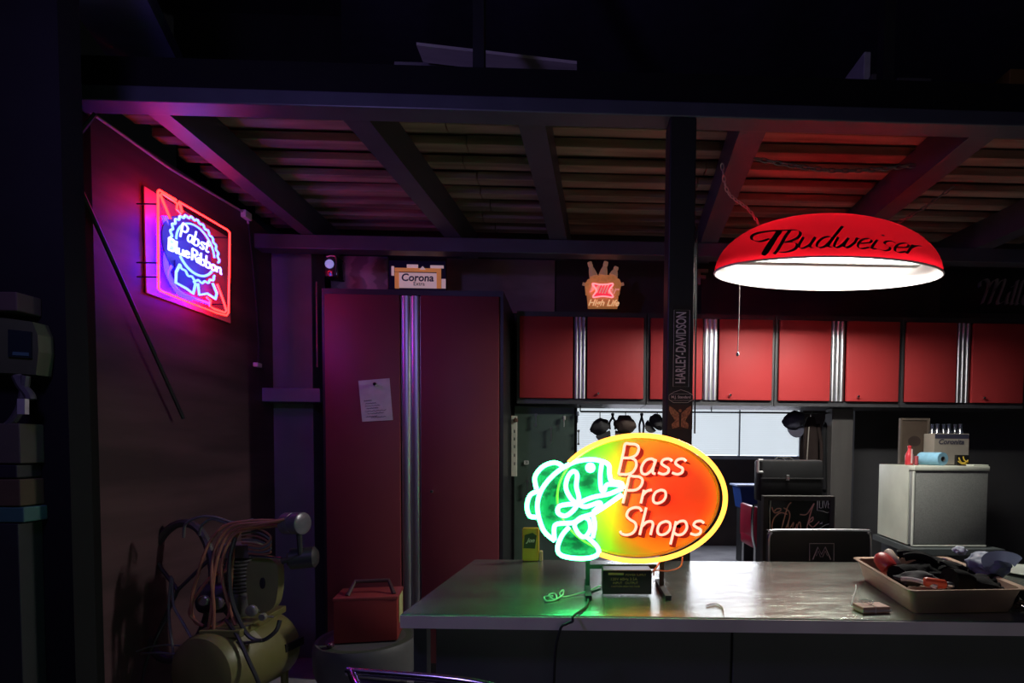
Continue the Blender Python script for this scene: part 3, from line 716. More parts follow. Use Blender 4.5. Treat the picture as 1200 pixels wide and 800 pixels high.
for (u, v) in ((0.022, 0.03), (u1_-0.06, 0.03), (0.20, 0.55), (u1_-0.06, 0.55)):
    bm = BM(); bbox(bm, u, u+0.032, v, v+0.032, 0, ZBn-0.037); part('leg', bm, lgm, bench)
pan = mat('base_panel', (0.11, 0.115, 0.11), 0.5, col2=(0.09, 0.095, 0.09), scale=3)
bm = BM(); bbox(bm, 0.24, u1_-0.09, 0.05, 0.56, 0.08, ZBn-0.037); part('base_cabinet', bm, pan, bench)
for a_, b_ in ((0.075, 0.80), (0.805, u1_-0.09)):
    bm = BM(); bbox(bm, a_, b_, 0.035, 0.048, 0.09, ZBn-0.042, 0.003); part('base_door', bm, pan, bench)

# ------------------------------------------------------------------ neon sign on the plywood wall
XS = XL+0.10
def PS(x, y, X=XS): return WX(150+x/4.2125, 200+y/4.2125, X)
rib = thing('ribbon_neon_sign', 'square neon sign with blue ribbon rosette inside a red outline on plywood wall', 'neon sign', PS(320, 640, XL))
TRc = neon('neon_red_core', (1.0, 0.007, 0.006), 22.0)
TB = neon('neon_blue', (0.055, 0.11, 1.0), 9.0); TW = neon('neon_white', (0.14, 0.16, 1.0), 9.0); TBd = neon('neon_deep_blue', (0.006, 0.003, 1.0), 34.0)
acr = mat('acrylic_back', (0.55, 0.26, 0.22), 0.3)
bm = BM(); a_ = [PS(80, 75, XL+0.018), PS(470, 300, XL+0.018), PS(462, 690, XL+0.018), PS(80, 600, XL+0.018)]
ylo = PS(85, 300, XL+0.012).y; yhi = PS(500, 300, XL+0.012).y; zt_ = PS(85, 78, XL+0.012).z; zb_ = PS(85, 600, XL+0.012).z
box(bm, (XL+0.006, ylo, zb_), (XL+0.012, yhi, zt_), 0.001); part('back_panel', bm, acr, rib)
bm = BM(); box(bm, (XL+0.055, ylo+0.17, zb_+0.05), (XL+0.06, yhi+0.02, zt_-0.05))
rose_c = PS(325, 385, XS)
# blue painted rosette panel behind the tubes
def ell(c, ry, rz, n=48, wob=0.0, k=18, X=None, t0=0, t1=2*math.pi):
    return [Vector((c.x if X is None else X, c.y+ry*(1+wob*math.sin(k*(t0+(t1-t0)*i/n)))*math.cos(t0+(t1-t0)*i/n), c.z+rz*(1+wob*math.sin(k*(t0+(t1-t0)*i/n)))*math.sin(t0+(t1-t0)*i/n))) for i in range(n+1)]
yL = PS(212, 330, XS).y; yR = PS(447, 420, XS).y
zTp = PS(300, 222, XS).z; zBt = PS(372, 556, XS).z
rc = Vector((XS, (yL+yR)/2, (zTp+zBt)/2)); ry, rz = (yR-yL)/2, (zTp-zBt)/2
bm.free(); bm = BM(); prism(bm, ell(rc, ry*1.02, rz*1.02, 40, X=XS-0.035)[:-1], (-0.004, 0, 0))
for s in ([(235, 440), (300, 470), (350, 560), (325, 612), (295, 580), (235, 550)], [(350, 555), (425, 560), (436, 635), (400, 610), (350, 622)]):
    prism(bm, [PS(x, y, XS-0.03) for x, y in s], (-0.004, 0, 0))
part('rosette_panel', bm, mat('rosette_blue', (0.03, 0.03, 0.16), 0.4), rib, kind=None)
bm = BM()
o0 = PS(148, 95); o1 = PS(503, 300); o2 = PS(495, 712); o3 = PS(150, 582)
o1 = PS(240, 145); o1b = PS(252, 153); cTR = PS(503, 300)
def rc_(pts): return pts
tube(bm, smooth([PS(255, 155), PS(262, 185), PS(268, 205)], 4), 0.0055, 8)
tube(bm, [PS(252, 153), PS(380, 227), PS(490, 292), PS(502, 305), PS(500, 500), PS(496, 700), PS(486, 714), PS(440, 702), PS(300, 650), PS(160, 592), PS(151, 580), PS(149, 350), PS(148, 105), PS(154, 95), PS(200, 122), PS(238, 144)], 0.0042, 8)
tube(bm, [PS(208, 236), PS(182, 172), PS(160, 120), PS(168, 112), PS(215, 142), PS(244, 162), PS(240, 190), PS(262, 212)], 0.005, 8)
tube(bm, [PS(388, 624), PS(408, 640), PS(404, 668), PS(425, 682), PS(478, 700), PS(486, 690), PS(470, 640), PS(440, 560)], 0.005, 8)
part('red_tube', bm, TRc, rib, sm=True, label='red outline tube')
bm = BM()
tube(bm, ell(rc, ry, rz, 150, 0.035, 26, t0=math.radians(-2), t1=math.radians(200)), 0.0048, 8)
tube(bm, ell(rc, ry, rz, 110, 0.035, 22, t0=math.radians(228), t1=math.radians(325)), 0.0048, 8)
tube(bm, ell(rc, ry*.80, rz*.80, 60, t0=math.radians(5), t1=math.radians(178)), 0.0042, 8)
tube(bm, ell(rc, ry*.80, rz*.80, 40, t0=math.radians(215), t1=math.radians(325)), 0.0055, 8)
tube(bm, [PS(x, y) for x, y in ((256, 462), (238, 500), (236, 552), (290, 582), (322, 606), (333, 560), (325, 545))], 0.0055, 8)
tube(bm, [PS(x, y) for x, y in ((345, 556), (352, 612), (392, 606), (432, 632), (438, 605), (418, 556))], 0.0055, 8)
part('blue_tube', bm, TB, rib, sm=True, label='pale blue rosette and ribbon tube')
def wall_text(s, x0, y0, x1, y1, h0, h1, shear, r, bm, cond=1):
    st, wd = strokes(s, shear, 4, cond)
    for q in st:
        pts = []
        for p in q:
            u = p.x/wd; h = h0+(h1-h0)*u; pts.append(PS(x0+(x1-x0)*u, y0+(y1-y0)*u-p.y*h, XS+0.012))
        tube(bm, pts, r, 6)
bm = BM(); wall_text('Pabst', 258, 325, 400, 405, 74, 66, 0.25, 0.0042, bm); wall_text('Blue', 200, 388, 305, 432, 58, 56, 0.05, 0.0046, bm, .95)
wall_text('Ribbon', 316, 438, 466, 512, 60, 62, 0.05, 0.0085, bm, .95) if False else None
part('white_tube', bm, TW, rib, sm=True, label='white script tube')
GL['R2'] = GL['R']
bm = BM(); wall_text('Ribbon', 316, 440, 464, 512, 56, 56, 0.05, 0.0046, bm, .95); part('white_tube', bm, TW, rib, sm=True, label='white block letter tube')
bm = BM()
for i in range(9):
    tube(bm, smooth([PS(195+i*6, 250+i*30), PS(240+i*8, 300+i*26), PS(290+i*6, 330+i*25)], 4), 0.0025, 5)
bm.free()
for (x, y) in ((150, 165), (150, 455), (152, 525), (496, 330), (496, 660)):
    bm = BM(); p = PS(x, y); tube(bm, [p, Vector((XL+0.013, p.y, p.z))], 0.003, 6); part('standoff', bm, black_paint, rib)
bm = BM(); tube(bm, smooth([PS(180, 225, XS-0.04), PS(198, 330, XS-0.05), PS(190, 480, XS-0.05), PS(250, 600, XS-0.05), PS(310, 630, XS-0.04)], 6), 0.010, 8)
tube(bm, smooth([PS(215, 470, XS-0.03), PS(200, 520, XS-0.03), PS(260, 600, XS-0.03), PS(400, 655, XS-0.03)], 6), 0.006, 8)
part('deep_blue_tube', bm, TBd, rib, sm=True, label='deep blue return tube')
bm = BM(); p = PS(588, 220, XL+0.02); box(bm, (XL+0.001, p.y-0.03, p.z-0.02), (XL+0.03, p.y+0.03, p.z+0.02), 0.004); 
solo('junction_box', 'small white junction box at the top right corner of the plywood wall', 'box', bm, white_plastic, p)
p = WX(302, 428, XL+0.01)
bm = BM(); tube(bm, smooth([WX(291, 262, XL+0.01), WX(298, 330, XL+0.01), WX(303, 400, XL+0.01), p], 6), 0.004, 6)
pc = solo('plug_cord', 'dark cord with a white plug hanging down the rear edge of the plywood wall', 'cord', bm, rubber, p)
bm = BM(); box(bm, (XL+0.002, p.y-0.035, p.z-0.012), (XL+0.03, p.y+0.01, p.z+0.012), 0.004); part('plug', bm, mat('plug_pale', (0.7, 0.62, 0.6), 0.5), pc, label='white plug')

# ------------------------------------------------------------------ the oval fish neon sign on the bench
DNs = BP(0.4, 0.36, 0).y
DNs = 1.60
bc = WZ(735, 697, ZBn)
DNs = bc.y
def OS(x, y, dy=0.0): return W(x, y, DNs+dy)
fs = thing('oval_neon_sign', 'big oval orange neon sign with a leaping green fish standing on the bench', 'neon sign', (WZ(733, 697, ZBn).x, DNs, ZBn))
BK = 0.045
ec = OS(750, 584); ea = OS(850, 584).x-ec.x; eb = OS(750, 510).z-ec.z; ea = abs(ea); 
# board: printed orange to green panel, glow added as emission
M = bpy.data.materials.new('oval_print'); M.use_nodes = True; nt = M.node_tree; b = nt.nodes['Principled BSDF']
tc = nt.nodes.new('ShaderNodeTexCoord'); sx = nt.nodes.new('ShaderNodeSeparateXYZ'); nt.links.new(tc.outputs['Object'], sx.inputs[0])
off = ec.x-fs.location.x; offz = ec.z-fs.location.z
def mth(op, a, b_=None):
    n = nt.nodes.new('ShaderNodeMath'); n.operation = op
    for i, v in enumerate((a, b_)):
        if v is None: continue
        if isinstance(v, (int, float)): n.inputs[i].default_value = v
        else: nt.links.new(v, n.inputs[i])
    return n.outputs[0]
ux = mth('DIVIDE', mth('SUBTRACT', sx.outputs[0], off), ea); uz = mth('DIVIDE', mth('SUBTRACT', sx.outputs[2], offz), eb)
rr2 = mth('SQRT', mth('ADD', mth('POWER', mth('SUBTRACT', ux, 0.22), 2.0), mth('MULTIPLY', mth('POWER', uz, 2.0), 0.75)))
rp = nt.nodes.new('ShaderNodeValToRGB'); cr = rp.color_ramp
cr.elements[0].position = 0.0; cr.elements[0].color = (0.92, 0.055, 0.012, 1)
cr.elements[1].position = 1.0; cr.elements[1].color = (0.15, 0.33, 0.02, 1)
for pz, c in ((0.40, (0.95, 0.08, 0.012, 1)), (0.58, (0.95, 0.20, 0.01, 1)), (0.80, (0.52, 0.28, 0.015, 1)), (0.90, (0.32, 0.34, 0.02, 1))):
    e = cr.elements.new(pz); e.color = c
shift = mth('SUBTRACT', rr2, mth('MULTIPLY', mth('MAXIMUM', ux, 0.0), 0.22))
nt.links.new(shift, rp.inputs[0]); nt.links.new(rp.outputs[0], b.inputs['Base Color']); nt.links.new(rp.outputs[0], b.inputs['Emission Color'])
b.inputs['Emission Strength'].default_value = 0.40; b.inputs['Roughness'].default_value = 0.3
OVAL = M
def epts(a, b_, n, y, t0=0, t1=2*math.pi): return [Vector((ec.x+a*math.cos(t0+(t1-t0)*i/n), y, ec.z+b_*math.sin(t0+(t1-t0)*i/n))) for i in range(n)]
YK = DNs+BK
bm = BM(); prism(bm, epts(ea*0.97, eb*0.97, 72, YK), (0, 0.008, 0)); part('oval_board', bm, OVAL, fs, label='glowing orange oval board shading to green')
bm = BM(); tube(bm, epts(ea*0.965, eb*0.965, 90, YK-0.004), 0.0042, 6, closed=True); part('board_rim', bm, mat('gold_rim', (0.75, 0.36, 0.02), 0.4), fs)
# red drop shadows of the words printed on the board
def FC(x, y, dy=0.0): return OS(610+x/4.708, 500+y/4.708, dy)
def words(r=None, dx=0, dy_=0, dep=0.0, nib=None):
    bm = BM()
    for s, x0, base, h, wid in (('Bass', 724, 555.5, 35.5, 79), ('Pro', 730, 589.5, 31.5, 53), ('Shops', 727, 626.5, 32, 97)):
        st, wd = strokes(s, 0.22, 5); k = wid/wd
        for q in st:
            pts = [OS(x0+p.x*k+dx, base-p.y*h+dy_, dep) for p in q]
            if nib: nibband(bm, pts, nib, (0, -0.0015, 0))
            else: tube(bm, pts, r, 8)
    return bm
bm = words(dx=2.2, dy_=3.0, dep=BK-0.0005, nib=(0.017, 0, -0.004)); part('printed_words', bm, mat('print_red', (0.30, 0.004, 0.006), 0.5), fs, label='dark red printed words behind the tubes')
bm = words(r=0.0036, dep=-0.004); part('word_tube', bm, neon('neon_word', (1.0, 0.14, 0.10), 6.0), fs, sm=True, label='pinkish white word tubes')
# yellow ring, broken where the fish overlaps
t0 = math.radians(-118); t1 = math.radians(146)
bm = BM(); tube(bm, [Vector((ec.x+ea*math.cos(t0+(t1-t0)*i/90), DNs, ec.z+eb*math.sin(t0+(t1-t0)*i/90))) for i in range(91)], 0.0068, 10)
part('yellow_tube', bm, neon('neon_yellow', (1.0, 0.36, 0.04), 3.4), fs, sm=True, label='yellow oval tube')
# fish board
fgreen = mat('fish_green', (0.003, 0.045, 0.030), 0.4, col2=(0.001, 0.005, 0.005), scale=26, stretch=(1, 1, 1.6), thr=(0.44, 0.54), em=(0.0, 0.8, 0.22), es=0.02)
body = [(190, 632), (130, 575), (95, 480), (97, 400), (130, 325), (200, 250), (290, 195), (380, 175), (455, 188), (490, 215), (500, 300), (560, 312), (560, 370), (480, 430), (400, 480), (410, 600), (432, 690), (380, 724), (300, 727), (225, 712), (200, 665), (222, 600)]
body = [(p.x, p.y) for p in smooth([(a, b_, 0) for a, b_ in body], 3, True)]
bm = BM(); prism(bm, [FC(x, y, BK-0.006) for x, y in body], (0, 0.006, 0)); part('fish_board', bm, fgreen, fs, label='mottled green fish panel')
for poly in ([(85, 345), (80, 270), (130, 210), (195, 190), (240, 220), (130, 330)], [(90, 500), (45, 490), (30, 430), (50, 370), (105, 345), (95, 430)]):
    bm = BM(); prism(bm, [FC(x, y, BK-0.006) for x, y in poly], (0, 0.006, 0)); part('fin_board', bm, fgreen, fs)
halo = neon('neon_green', (0.042, 1.0, 0.26), 26.0)
tubes_ = [
 ([(190, 628), (130, 575), (97, 480), (97, 400), (130, 325), (200, 250), (290, 197), (380, 180), (448, 190), (486, 212), (490, 260), (503, 300), (556, 312), (562, 340)], .0062),
 ([(450, 192), (440, 270), (445, 345), (462, 350), (480, 318), (556, 322)], .0062),
 ([(562, 340), (520, 358), (480, 372), (400, 388), (330, 415), (312, 420)], .0062),
 ([(560, 372), (520, 400), (470, 435), (400, 478), (335, 500), (290, 528), (205, 535), (185, 560), (188, 625)], .0062),
 ([(400, 470), (440, 430), (430, 418), (360, 440), (318, 425), (278, 395), (250, 335), (262, 275), (290, 245), (312, 264), (308, 330), (322, 395), (300, 450), (250, 490), (207, 475), (212, 440), (255, 428), (318, 425)], .0062),
 ([(88, 342), (80, 275), (125, 218), (190, 197), (238, 220)], .0062),
 ([(88, 498), (48, 488), (36, 432), (55, 375), (104, 352)], .0062),
 ([(345, 500), (298, 538), (322, 590), (355, 606), (384, 566), (378, 515), (350, 498)], .0060),
 ([(400, 492), (410, 545), (398, 612)], .0058),
 ([(268, 552), (228, 600), (204, 668), (225, 708), (300, 724), (380, 722), (428, 700), (422, 660), (372, 612), (350, 606)], .0062),
]
for P, r in tubes_:
    bm = BM(); tube(bm, [FC(p.x, p.y, 0.0) for p in smooth([(a, b_, 0) for a, b_ in P], 5)], r, 10); part('green_tube', bm, halo, fs, sm=True, label='pale green fish outline tube')
bm = BM(); lathe(bm, [(0.004, -0.006), (0.012, -0.003), (0.014, 0), (0.012, 0.003), (0.004, 0.006)], Matrix.Translation(FC(385, 225)) @ Euler((math.pi/2, 0, 0)).to_matrix().to_4x4(), 20); part('eye_tube', bm, halo, fs, sm=True, label='round white fish eye')
# steel frame, feet, transformer
bm = BM()
for px in (689, 776):
    t = OS(px, 640, BK+0.012); zt2 = t.z+0.12
    box(bm, (t.x-0.006, DNs+BK+0.010, ZBn+0.002), (t.x+0.006, DNs+BK+0.022, zt2))
    box(bm, (t.x-0.008, DNs-0.055, ZBn+0.001), (t.x+0.008, DNs+BK+0.085, ZBn+0.013))
l = OS(689, 655, 0).x; r_ = OS(776, 655, 0).x
for z in (ZBn+0.06, ZBn+0.15): box(bm, (l+0.006, DNs+BK+0.010, z), (r_-0.006, DNs+BK+0.018, z+0.012))
part('stand', bm, black_paint, fs, kind=None)
a = WZ(706, 697, ZBn); a = W(706, 697, DNs-0.01); b = W(764, 668, DNs-0.01)
tb = BM(); box(tb, (a.x, DNs-0.01, ZBn+0.004), (b.x, DNs+0.05, b.z), 0.003); trf = part('transformer', tb, mat('transformer_black', (0.013, 0.013, 0.014), 0.3), fs, label='black transformer box with gold print')
gold = mat('gold_print', (0.65, 0.42, 0.12), 0.5)
bm = BM(); fx = Euler((math.pi/2, 0, 0)).to_matrix().to_4x4()
for s, x, y, sz in (('FISHNEON', 721, 673, 0.012), ('POWER SUPPLY', 745, 673.5, 0.008), ('120V 60Hz 3.5A', 731, 678.5, 0.011), ('INPUT   OUTPUT', 733, 683, 0.009), ('CAUTION HIGH VOLTAGE', 733, 687, 0.0065)):
    if s == 'FISHNEON':
        p = W(713, y-2, DNs-0.011); q = W(731, y+0.5, DNs-0.011); box(bm, (p.x, DNs-0.0112, q.z), (q.x, DNs-0.0102, p.z)); continue
    text_mesh(bm, s, Matrix.Translation(W(x, y, DNs-0.0112)) @ fx, sz, 0, 0.0002)
part('label_print', bm, gold, trf, label='gold label print')
bm = BM(); tube(bm, smooth([OS(800, 652, 0.03), OS(797, 664, 0.02), OS(782, 669, 0.0), OS(768, 668, -0.003), OS(766, 674, 0)], 6), 0.0022, 6)
tube(bm, smooth([OS(775, 652, 0.03), OS(771, 662, 0.01), OS(766, 668, 0.0), OS(762, 672, 0.02)], 6), 0.0022, 6)
part('lead_wire', bm, mat('wire_orange', (0.75, 0.28, 0.14), 0.4), fs)
# cords on the bench
def onb(x, y, h=0.003): return WZ(x, y, ZBn+h)
bm = BM(); P = [onb(704, 690, .012), onb(690, 696, .004), onb(689, 706, .004), onb(684, 713, .004), onb(672, 721.5, .005)]
e = W(672, 723, P[-1].y-0.006); P += [Vector((e.x-0.002, P[-1].y-0.012, ZBn-0.004)), W(664, 731, P[-1].y-0.012), W(656, 739, P[-1].y-0.012), Vector((W(650, 745, P[-1].y).x, P[-1].y-0.010, ZBn-0.12)), Vector((W(648, 745, P[-1].y).x, P[-1].y-0.008, 0.45)), Vector((W(640, 745, P[-1].y).x, P[-1].y-0.010, 0.01))]
tube(bm, smooth(P, 6), 0.0032, 7); solo('power_cord', 'black power cord running from the transformer over the front edge', 'cord', bm, rubber, P[2])
bm = BM(); tube(bm, smooth([onb(704, 686, .02), onb(690, 692, .01), onb(676, 696, .004), onb(660, 699, .003), onb(656, 695, .004), onb(660, 691, .006), onb(659, 697, .008), onb(650, 702, .004), onb(643, 697, .004), onb(650, 695, .006), onb(652, 702, .003), onb(641, 704, .003), onb(638, 699, .003), onb(648, 698, .007)], 6), 0.0022, 6)
solo('twine', 'tangled pale twine lying left of the transformer', 'twine', bm, mat('twine_pale', (0.55, 0.6, 0.42), 0.7), onb(660, 697, 0))
bm = BM(); tube(bm, smooth([onb(828, 709, .002), onb(838, 707, .002), onb(846, 711, .002), onb(848, 717, .002)], 6), 0.0016, 6)
solo('thin_wire', 'short thin pink wire curling on the bench right of the neon sign', 'wire', bm, mat('pink_wire', (0.45, 0.25, 0.22), 0.5), onb(838, 709, 0))

# ------------------------------------------------------------------ things on the bench, right
# matchbox-sized wooden block with string
c = onb(1021, 716, 0); Mx = Matrix.Translation(c) @ Euler((0, 0, 0.10)).to_matrix().to_4x4()
mb = thing('wooden_block', 'small pinkish wooden block tied with string on the bench left of the tray', 'block', c)
bm = BM(); box(bm, (-0.037, -0.022, 0.0005), (0.037, 0.022, 0.017), 0.003, Mx); part('block', bm, mat('pink_wood', (0.55, 0.30, 0.22), 0.6, scale=30), mb)
bm = BM()
for zz_ in (0.006, 0.009): tube(bm, [Mx @ Vector(p) for p in ((-0.038, -0.023, zz_), (0.038, -0.023, zz_), (0.038, 0.023, zz_), (-0.038, 0.023, zz_))], 0.0009, 5, closed=True)
tube(bm, [Mx @ Vector(p) for p in ((-0.004, -0.0235, 0.001), (-0.004, -0.0235, 0.018), (-0.004, 0.0235, 0.018))], 0.001, 5)
tube(bm, smooth([Mx @ Vector(p) for p in ((-0.02, 0, 0.018), (-0.028, 0.008, 0.026), (-0.012, 0.0, 0.03), (0.0, 0, 0.019), (0.005, 0.0, 0.027), (-0.016, 0.006, 0.021))], 5), 0.001, 5)
part('string', bm, paper, mb)
bm = BM(); tube(bm, smooth([onb(998, 708, .002), onb(1000, 700, .002), onb(1003, 690, .002), onb(1003, 685, .002)], 5), 0.0016, 6)
solo('string_end', 'thin white string lying on the bench beside the tray', 'string', bm, paper, onb(1000, 700, 0))
# the steel tray
tA = WZ(1071, 719, ZBn); tB = WZ(1183, 717, ZBn); tC = WZ(1012, 679, ZBn)
ex = (tB-tA); ex.z = 0; wT = ex.length+0.005; ex.normalize(); ey = Vector((-ex.y, ex.x, 0)); 
dT = 0.30; shr = (tC-tA).dot(ex); dT = max(0.2, (tC-tA).dot(ey)); skew = shr/dT
hT = 0.062
def TP(u, v, h, fl=0.0):
    U = -fl+(wT+2*fl)*u; V = -fl+(dT+2*fl)*v
    return tA+ex*(U+V*skew)+ey*V+Vector((0, 0, h+0.001))
tray = thing('steel_tray', 'rectangular stainless steel tray holding gloves and tools at the bench end', 'tray', TP(.5, .5, 0))
def rrect(h, fl, rad=0.05, k=5):
    out = []
    for (cx_, cy_, a0) in ((1, 0, -90), (1, 1, 0), (0, 1, 90), (0, 0, 180)):
        for i in range(k+1):
            a = math.radians(a0+90*i/k); sx_ = rad*dT/wT
            u = (cx_-sx_ if cx_ else sx_)+sx_*math.cos(a); v = (cy_-rad if cy_ else rad)+rad*math.sin(a); out.append(TP(u, v, h, fl))
    return out
def loftrings(bm, rings, cap0=True, cap1=True):
    V = [[bm.verts.new(p) for p in r] for r in rings]; n = len(V[0])
    for A_, B_ in zip(V, V[1:]):
        for k in range(n): bm.faces.new((A_[k], A_[(k+1) % n], B_[(k+1) % n], B_[k]))
    if cap0: bm.faces.new(V[0])
    if cap1: bm.faces.new(V[-1])
bm = BM(); loftrings(bm, [rrect(0, 0), rrect(0.012, 0.006), rrect(hT, 0.016), rrect(hT+0.002, 0.030), rrect(hT-0.001, 0.030), rrect(hT-0.003, 0.019), rrect(0.013, 0.003, .045), rrect(0.002, -0.003, .045)])
part('pan', bm, mat('tray_steel', (0.58, 0.40, 0.28), 0.32, 0.6, col2=(0.40, 0.29, 0.22), scale=5, rvar=.08), tray, sm=True)
def TQ(x, y, h): return WZ(x, y, ZBn+h)
# contents: red torch body with pale stripe, black gloves, orange tool, blue cap
def capsule(bm, a, b, r, prof=None, n=16):
    a = Vector(a); b = Vector(b); L = (b-a).length; q = (b-a).to_track_quat('Z', 'Y').to_matrix().to_4x4()
    prof = prof or [(0.3, 0), (0.8, 0.04), (1, 0.12), (1, 0.88), (0.8, 0.96), (0.3, 1)]
    return lathe(bm, [(p*r, h*L) for p, h in prof], Matrix.Translation(a) @ q, n)
p1 = W(1031, 646, TP(.1, .75, 0).y); p2 = W(1049, 669, TP(.12, .5, 0).y)
dy0 = TP(.15, .7, 0).y
gA = W(1030, 651, dy0+0.02); gB = W(1044, 668, dy0-0.03)
red_t = thing('red_pouch', 'red tool pouch with a pale stripe leaning in the left of the tray', 'pouch', gB)
bm = BM(); capsule(bm, gB, gA, 0.024, [(0.6, 0), (0.9, .05), (1, .2), (1.0, .6), (.9, .85), (.6, 1)]); part('pouch', bm, mat('tool_red', (0.62, 0.035, 0.03), 0.4), red_t, sm=True)
bm = BM(); o_ = Vector((0.027, 0.012, 0.005)); capsule(bm, gB+o_+Vector((0, 0, .003)), gA+o_+Vector((0.004, 0, 0.008)), 0.014); part('stripe', bm, mat('cream', (0.65, 0.5, 0.38), 0.5), red_t, sm=True)
blackcloth = mat('black_cloth', (0.009, 0.008, 0.008), 0.9, spec=0.12, scale=60, bump=0.3)
def glove(name, label, c, e, m, s=1.0):
    g = thing(name, label, 'glove', c); Mg = Matrix.Translation(c) @ Euler(e).to_matrix().to_4x4()
    bm = BM(); blob(bm, (0, 0, 0), (0.05*s, 0.042*s, 0.020*s), seed=len(label), amp=0.25, M=Mg.to_3x3().to_4x4()); 
    for v in bm.verts: v.co += Vector(c)
    part('palm', bm, m, g, sm=True)
    for i, (yy, L) in enumerate(((-.030, .060), (-.010, .072), (.010, .070), (.030, .055))):
        bm = BM(); P = [Mg @ Vector(p) for p in ((0.035*s, yy*s, 0), (0.06*s, yy*1.15*s, 0.006*s), ((0.05+L*0.7)*s, yy*1.25*s, 0.000), ((0.05+L)*s, yy*1.2*s, -0.012*s))]
        tube(bm, smooth(P, 4), 0.0105*s, 8); part('finger', bm, m, g, sm=True)
    bm = BM(); tube(bm, smooth([Mg @ Vector(p) for p in ((-.01*s, -.035*s, 0), (0.02*s, -.062*s, 0.004), (0.045*s, -.07*s, 0))], 4), 0.012*s, 8); part('thumb', bm, m, g, sm=True)
    bm = BM(); tube(bm, [Mg @ Vector(p) for p in ((-.04*s, 0, 0), (-.06*s, 0, 0.004), (-.10*s, 0, 0.002))], [0.026*s, 0.03*s, 0.036*s], 12); part('cuff', bm, m, g, sm=True)
    return g
yT = TP(.5, .6, 0).y
glove('work_glove', 'black cloth glove bunched beside the red pouch in the tray', W(1078, 668, yT), (0.2, -0.15, 0.4), blackcloth, 0.95)
glove('work_glove', 'black cloth glove heaped in the middle of the tray', W(1112, 665, yT+0.02), (0.1, -0.3, 2.6), blackcloth, 1.1)
glove('work_glove', 'black cloth glove drooping at the right rim of the tray', W(1150, 684, TP(.5, .25, 0).y), (0.3, 0.1, 0.1), blackcloth, 0.95)
bm = BM(); blob(bm, W(1075, 678, TP(.3, .4, 0).y), (0.06, 0.035, 0.018), 5, 0.3); solo('rag', 'dark crumpled rag low in the tray under the gloves', 'rag', bm, mat('rag', (0.035, 0.03, 0.032), 0.9), W(1075, 680, TP(.3, .4, 0).y), sm=True)
yo = TP(.4, .2, 0).y
bm = BM(); capsule(bm, W(1082, 681, yo+.01), W(1109, 685, yo), 0.0125); ot = solo('orange_handle_tool', 'tool with an orange-red handle and steel tip lying at the tray front', 'tool', bm, mat('tool_orange', (0.70, 0.09, 0.04), 0.35), W(1095, 683, yo), sm=True)
bm = BM(); capsule(bm, W(1109, 685, yo), W(1124, 687, yo-0.005), 0.009, [(0.9, 0), (1, .2), (.8, .6), (.5, 1)]); part('tip', bm, brushed, ot, sm=True)
bm = BM(); tube(bm, smooth([W(1056, 678, yo+0.04), W(1070, 679, yo+.03), W(1085, 683, yo+.01), W(1098, 688, yo-.01)], 5), 0.006, 8); solo('clear_tube', 'pale glossy tube lying along the tray front behind the rim', 'tube', bm, mat('pale_gloss', (0.7, 0.6, 0.6), 0.12, coat=1), W(1075, 680, yo+.02), sm=True)
# blue cap / shop towel draped
bcm = mat('slate_cloth', (0.20, 0.23, 0.32), 0.6, col2=(0.10, 0.12, 0.19), scale=14, bump=0.15)
yc = TP(.78, .5, 0).y; cc = W(1158, 662, yc)
cap = thing('grey_blue_cap', 'slate blue cap with an upturned brim lying on the tray right side', 'cap', cc)
bm = BM(); r = bmesh.ops.create_icosphere(bm, subdivisions=4, radius=1)
for v in r['verts']:
    n = mnoise.noise(v.co*2.2+Vector((3, 1, 4)))*0.22+mnoise.noise(v.co*5+Vector((1, 7, 4)))*0.07
    v.co = cc+Vector((v.co.x*0.050, v.co.y*0.055, (v.co.z*0.036)))*(1+n)
part('crown', bm, bcm, cap, sm=True)
bm = BM(); br_ = []
for i in range(13):
    th = math.radians(30+150*i/12); br_.append((cc+Vector((0.056*math.cos(th)+0.006, -0.042-0.012*math.sin(th*2), 0.012+0.036*math.sin(th))), cc+Vector((0.040*math.cos(th)+0.004, -0.046, -0.010+0.030*math.sin(th)))))
VV = [(bm.verts.new(a), bm.verts.new(b)) for a, b in br_]
for A_, B_ in zip(VV, VV[1:]): bm.faces.new((A_[0], A_[1], B_[1], B_[0]))
bmesh.ops.solidify(bm, geom=bm.faces[:], thickness=0.003); part('brim', bm, mat('brim_cloth', (0.33, 0.36, 0.46), 0.5), cap, sm=True, label='paler curved brim')
bm = BM(); blob(bm, W(1125, 645, yc+.02), (0.016, 0.02, 0.011), 3, .3); solo('white_wad', 'small pale blue wad of cloth between the gloves and the blue cap', 'cloth', bm, mat('pale_cloth', (0.5, 0.52, 0.62), 0.7), W(1125, 648, yc+.02), sm=True)
# chrome bars at the right end, white plate
bm = BM(); 
for dx in (0, 6):
    tube(bm, smooth([onb(1186, 702+dx, .008), onb(1200, 706+dx, .008), onb(1230, 716+dx, .008)], 4), 0.005, 8)
solo('chrome_tongs', 'pair of chrome bars lying at the far right edge of the bench', 'tongs', bm, chrome, onb(1200, 708, 0), sm=True)
c = onb(1207, 672, 0); bm = BM(); lathe(bm, [(0.05, 0.001), (0.075, 0.004), (0.10, 0.010), (0.102, 0.012), (0.07, 0.007), (0.02, 0.005)], Matrix.Translation(c), 32)
solo('pale_plate', 'pale plate cut off by the right picture edge behind the tray', 'plate', bm, mat('plate_pale', (0.45, 0.48, 0.42), 0.3), c, sm=True)
